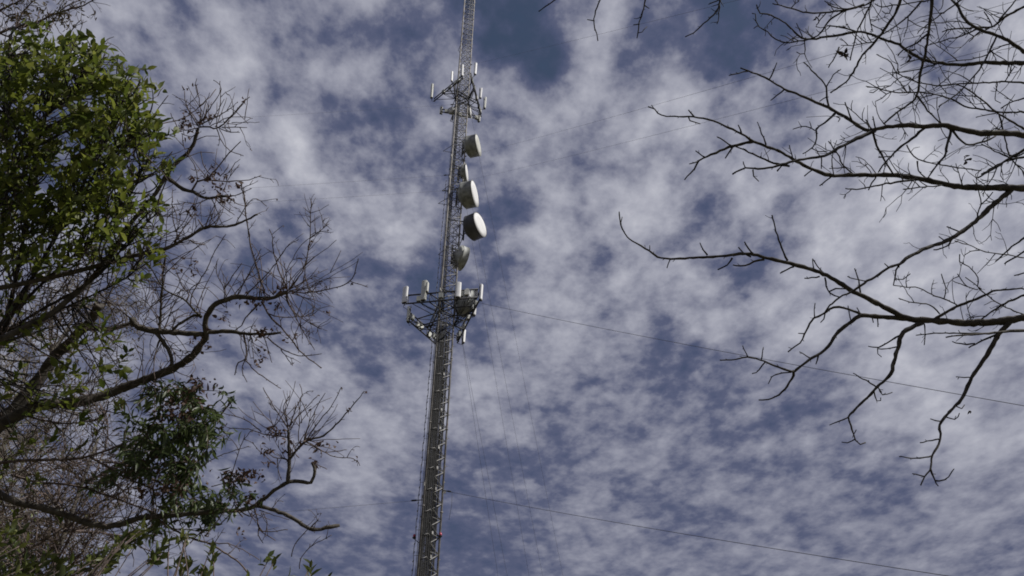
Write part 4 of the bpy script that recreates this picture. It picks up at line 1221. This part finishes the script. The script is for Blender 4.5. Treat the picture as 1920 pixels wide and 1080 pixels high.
# background saplings: pale tangled twigs behind everything on the left
def sapling(x, y, h, lab, seed, spread, dens, mat, leafmat_):
    rg = random.Random(seed); o = thing('tangled_sapling', Vector((x, y, 0)), lab, 'tree', 'saplings behind the left trees')
    tb = MB(); n = 12; tp = []
    ax, ay = rg.uniform(-.03, .06), rg.uniform(-.04, .04)
    for i in range(n + 1):
        t = i / n; tp.append(Vector((x + ax * h * t + rg.gauss(0, .04), y + ay * h * t + rg.gauss(0, .04), h * t)))
    tb.tube(tp, [.075 * (1 - .8 * i / n) for i in range(n + 1)], 8); tb.build('trunk', M['bark_oak'], o)
    cr = MB(); lf = MB()
    def grow(p, d, L, r, lev):
        k = 7 if lev < 2 else 5; pts = [p]; q = p.copy(); dd = d.copy()
        for i in range(k):
            dd = (dd + Vector((rg.gauss(0, .2), rg.gauss(0, .2), rg.gauss(.03, .18)))).normalized(); q = q + dd * (L / k); pts.append(q)
        cr.tube(pts, [r * (1 - .6 * i / k) for i in range(k + 1)], 4 if lev < 1 else 3, False)
        if lev < 2:
            for _ in range(rg.randint(5, 8) if lev else rg.randint(8, 11)):
                i = rg.randrange(2, k + 1); dv = (pts[i] - pts[i - 1]).normalized()
                grow(pts[i], (dv + Vector((rg.gauss(0, .7), rg.gauss(0, .7), rg.gauss(.1, .6)))).normalized(), L * rg.uniform(.35, .65), r * .5, lev + 1)
        elif leafmat_ and rg.random() < .55:
            for _ in range(rg.randint(1, 3)):
                lf.leaf(rg.choice(pts[2:]), Vector((rg.gauss(0, 1), rg.gauss(0, 1), rg.gauss(-.3, .7))), Vector((rg.gauss(0, 1), rg.gauss(0, 1), 1)), rg.uniform(.035, .065), rg.uniform(.016, .028), .3, .2)
    for i in range(dens):
        t = rg.uniform(.38, 1.0); p = tp[min(n, int(t * n))].copy(); an = rg.uniform(0, 6.28)
        grow(p, Vector((math.cos(an), math.sin(an), rg.uniform(.1, 1.0))).normalized(), spread * rg.uniform(.6, 1.1) * (1.15 - .5 * t), .016, 0)
    if lf.v: tag(lf.build('foliage', leafmat_, o), kind='stuff')
    tag(cr.build('crown', mat, o), kind='stuff')
sapling(-6.4, 8.4, 9.0, 'pale tangled sapling behind the leafy tree, farthest left of the thicket', 31, 1.6, 46, M['twig_pale'], M['leaf_tan'])
sapling(-4.9, 8.8, 7.4, 'brown tangled sapling behind the thick limbs, with small tan leaves', 32, 1.35, 42, M['twig'], M['leaf_tan'])
sapling(-7.8, 10.6, 12.5, 'tall grey tangled sapling standing behind the evergreen crown', 33, 1.9, 34, M['twig_pale'], M['leaf_tan'])
sapling(-5.9, 7.2, 6.6, 'low grey tangled sapling behind the lower limb with small olive leaves', 34, 1.3, 48, M['twig_pale'], M['leaf_lime'])
sapling(-6.6, 9.4, 8.2, 'dark brown tangled sapling in the middle of the thicket behind the thick limbs', 36, 1.7, 48, M['twig'], M['leaf_tan'])
#TREES-END
for o in list(bpy.data.objects):
    if '_o' in o: del o['_o']
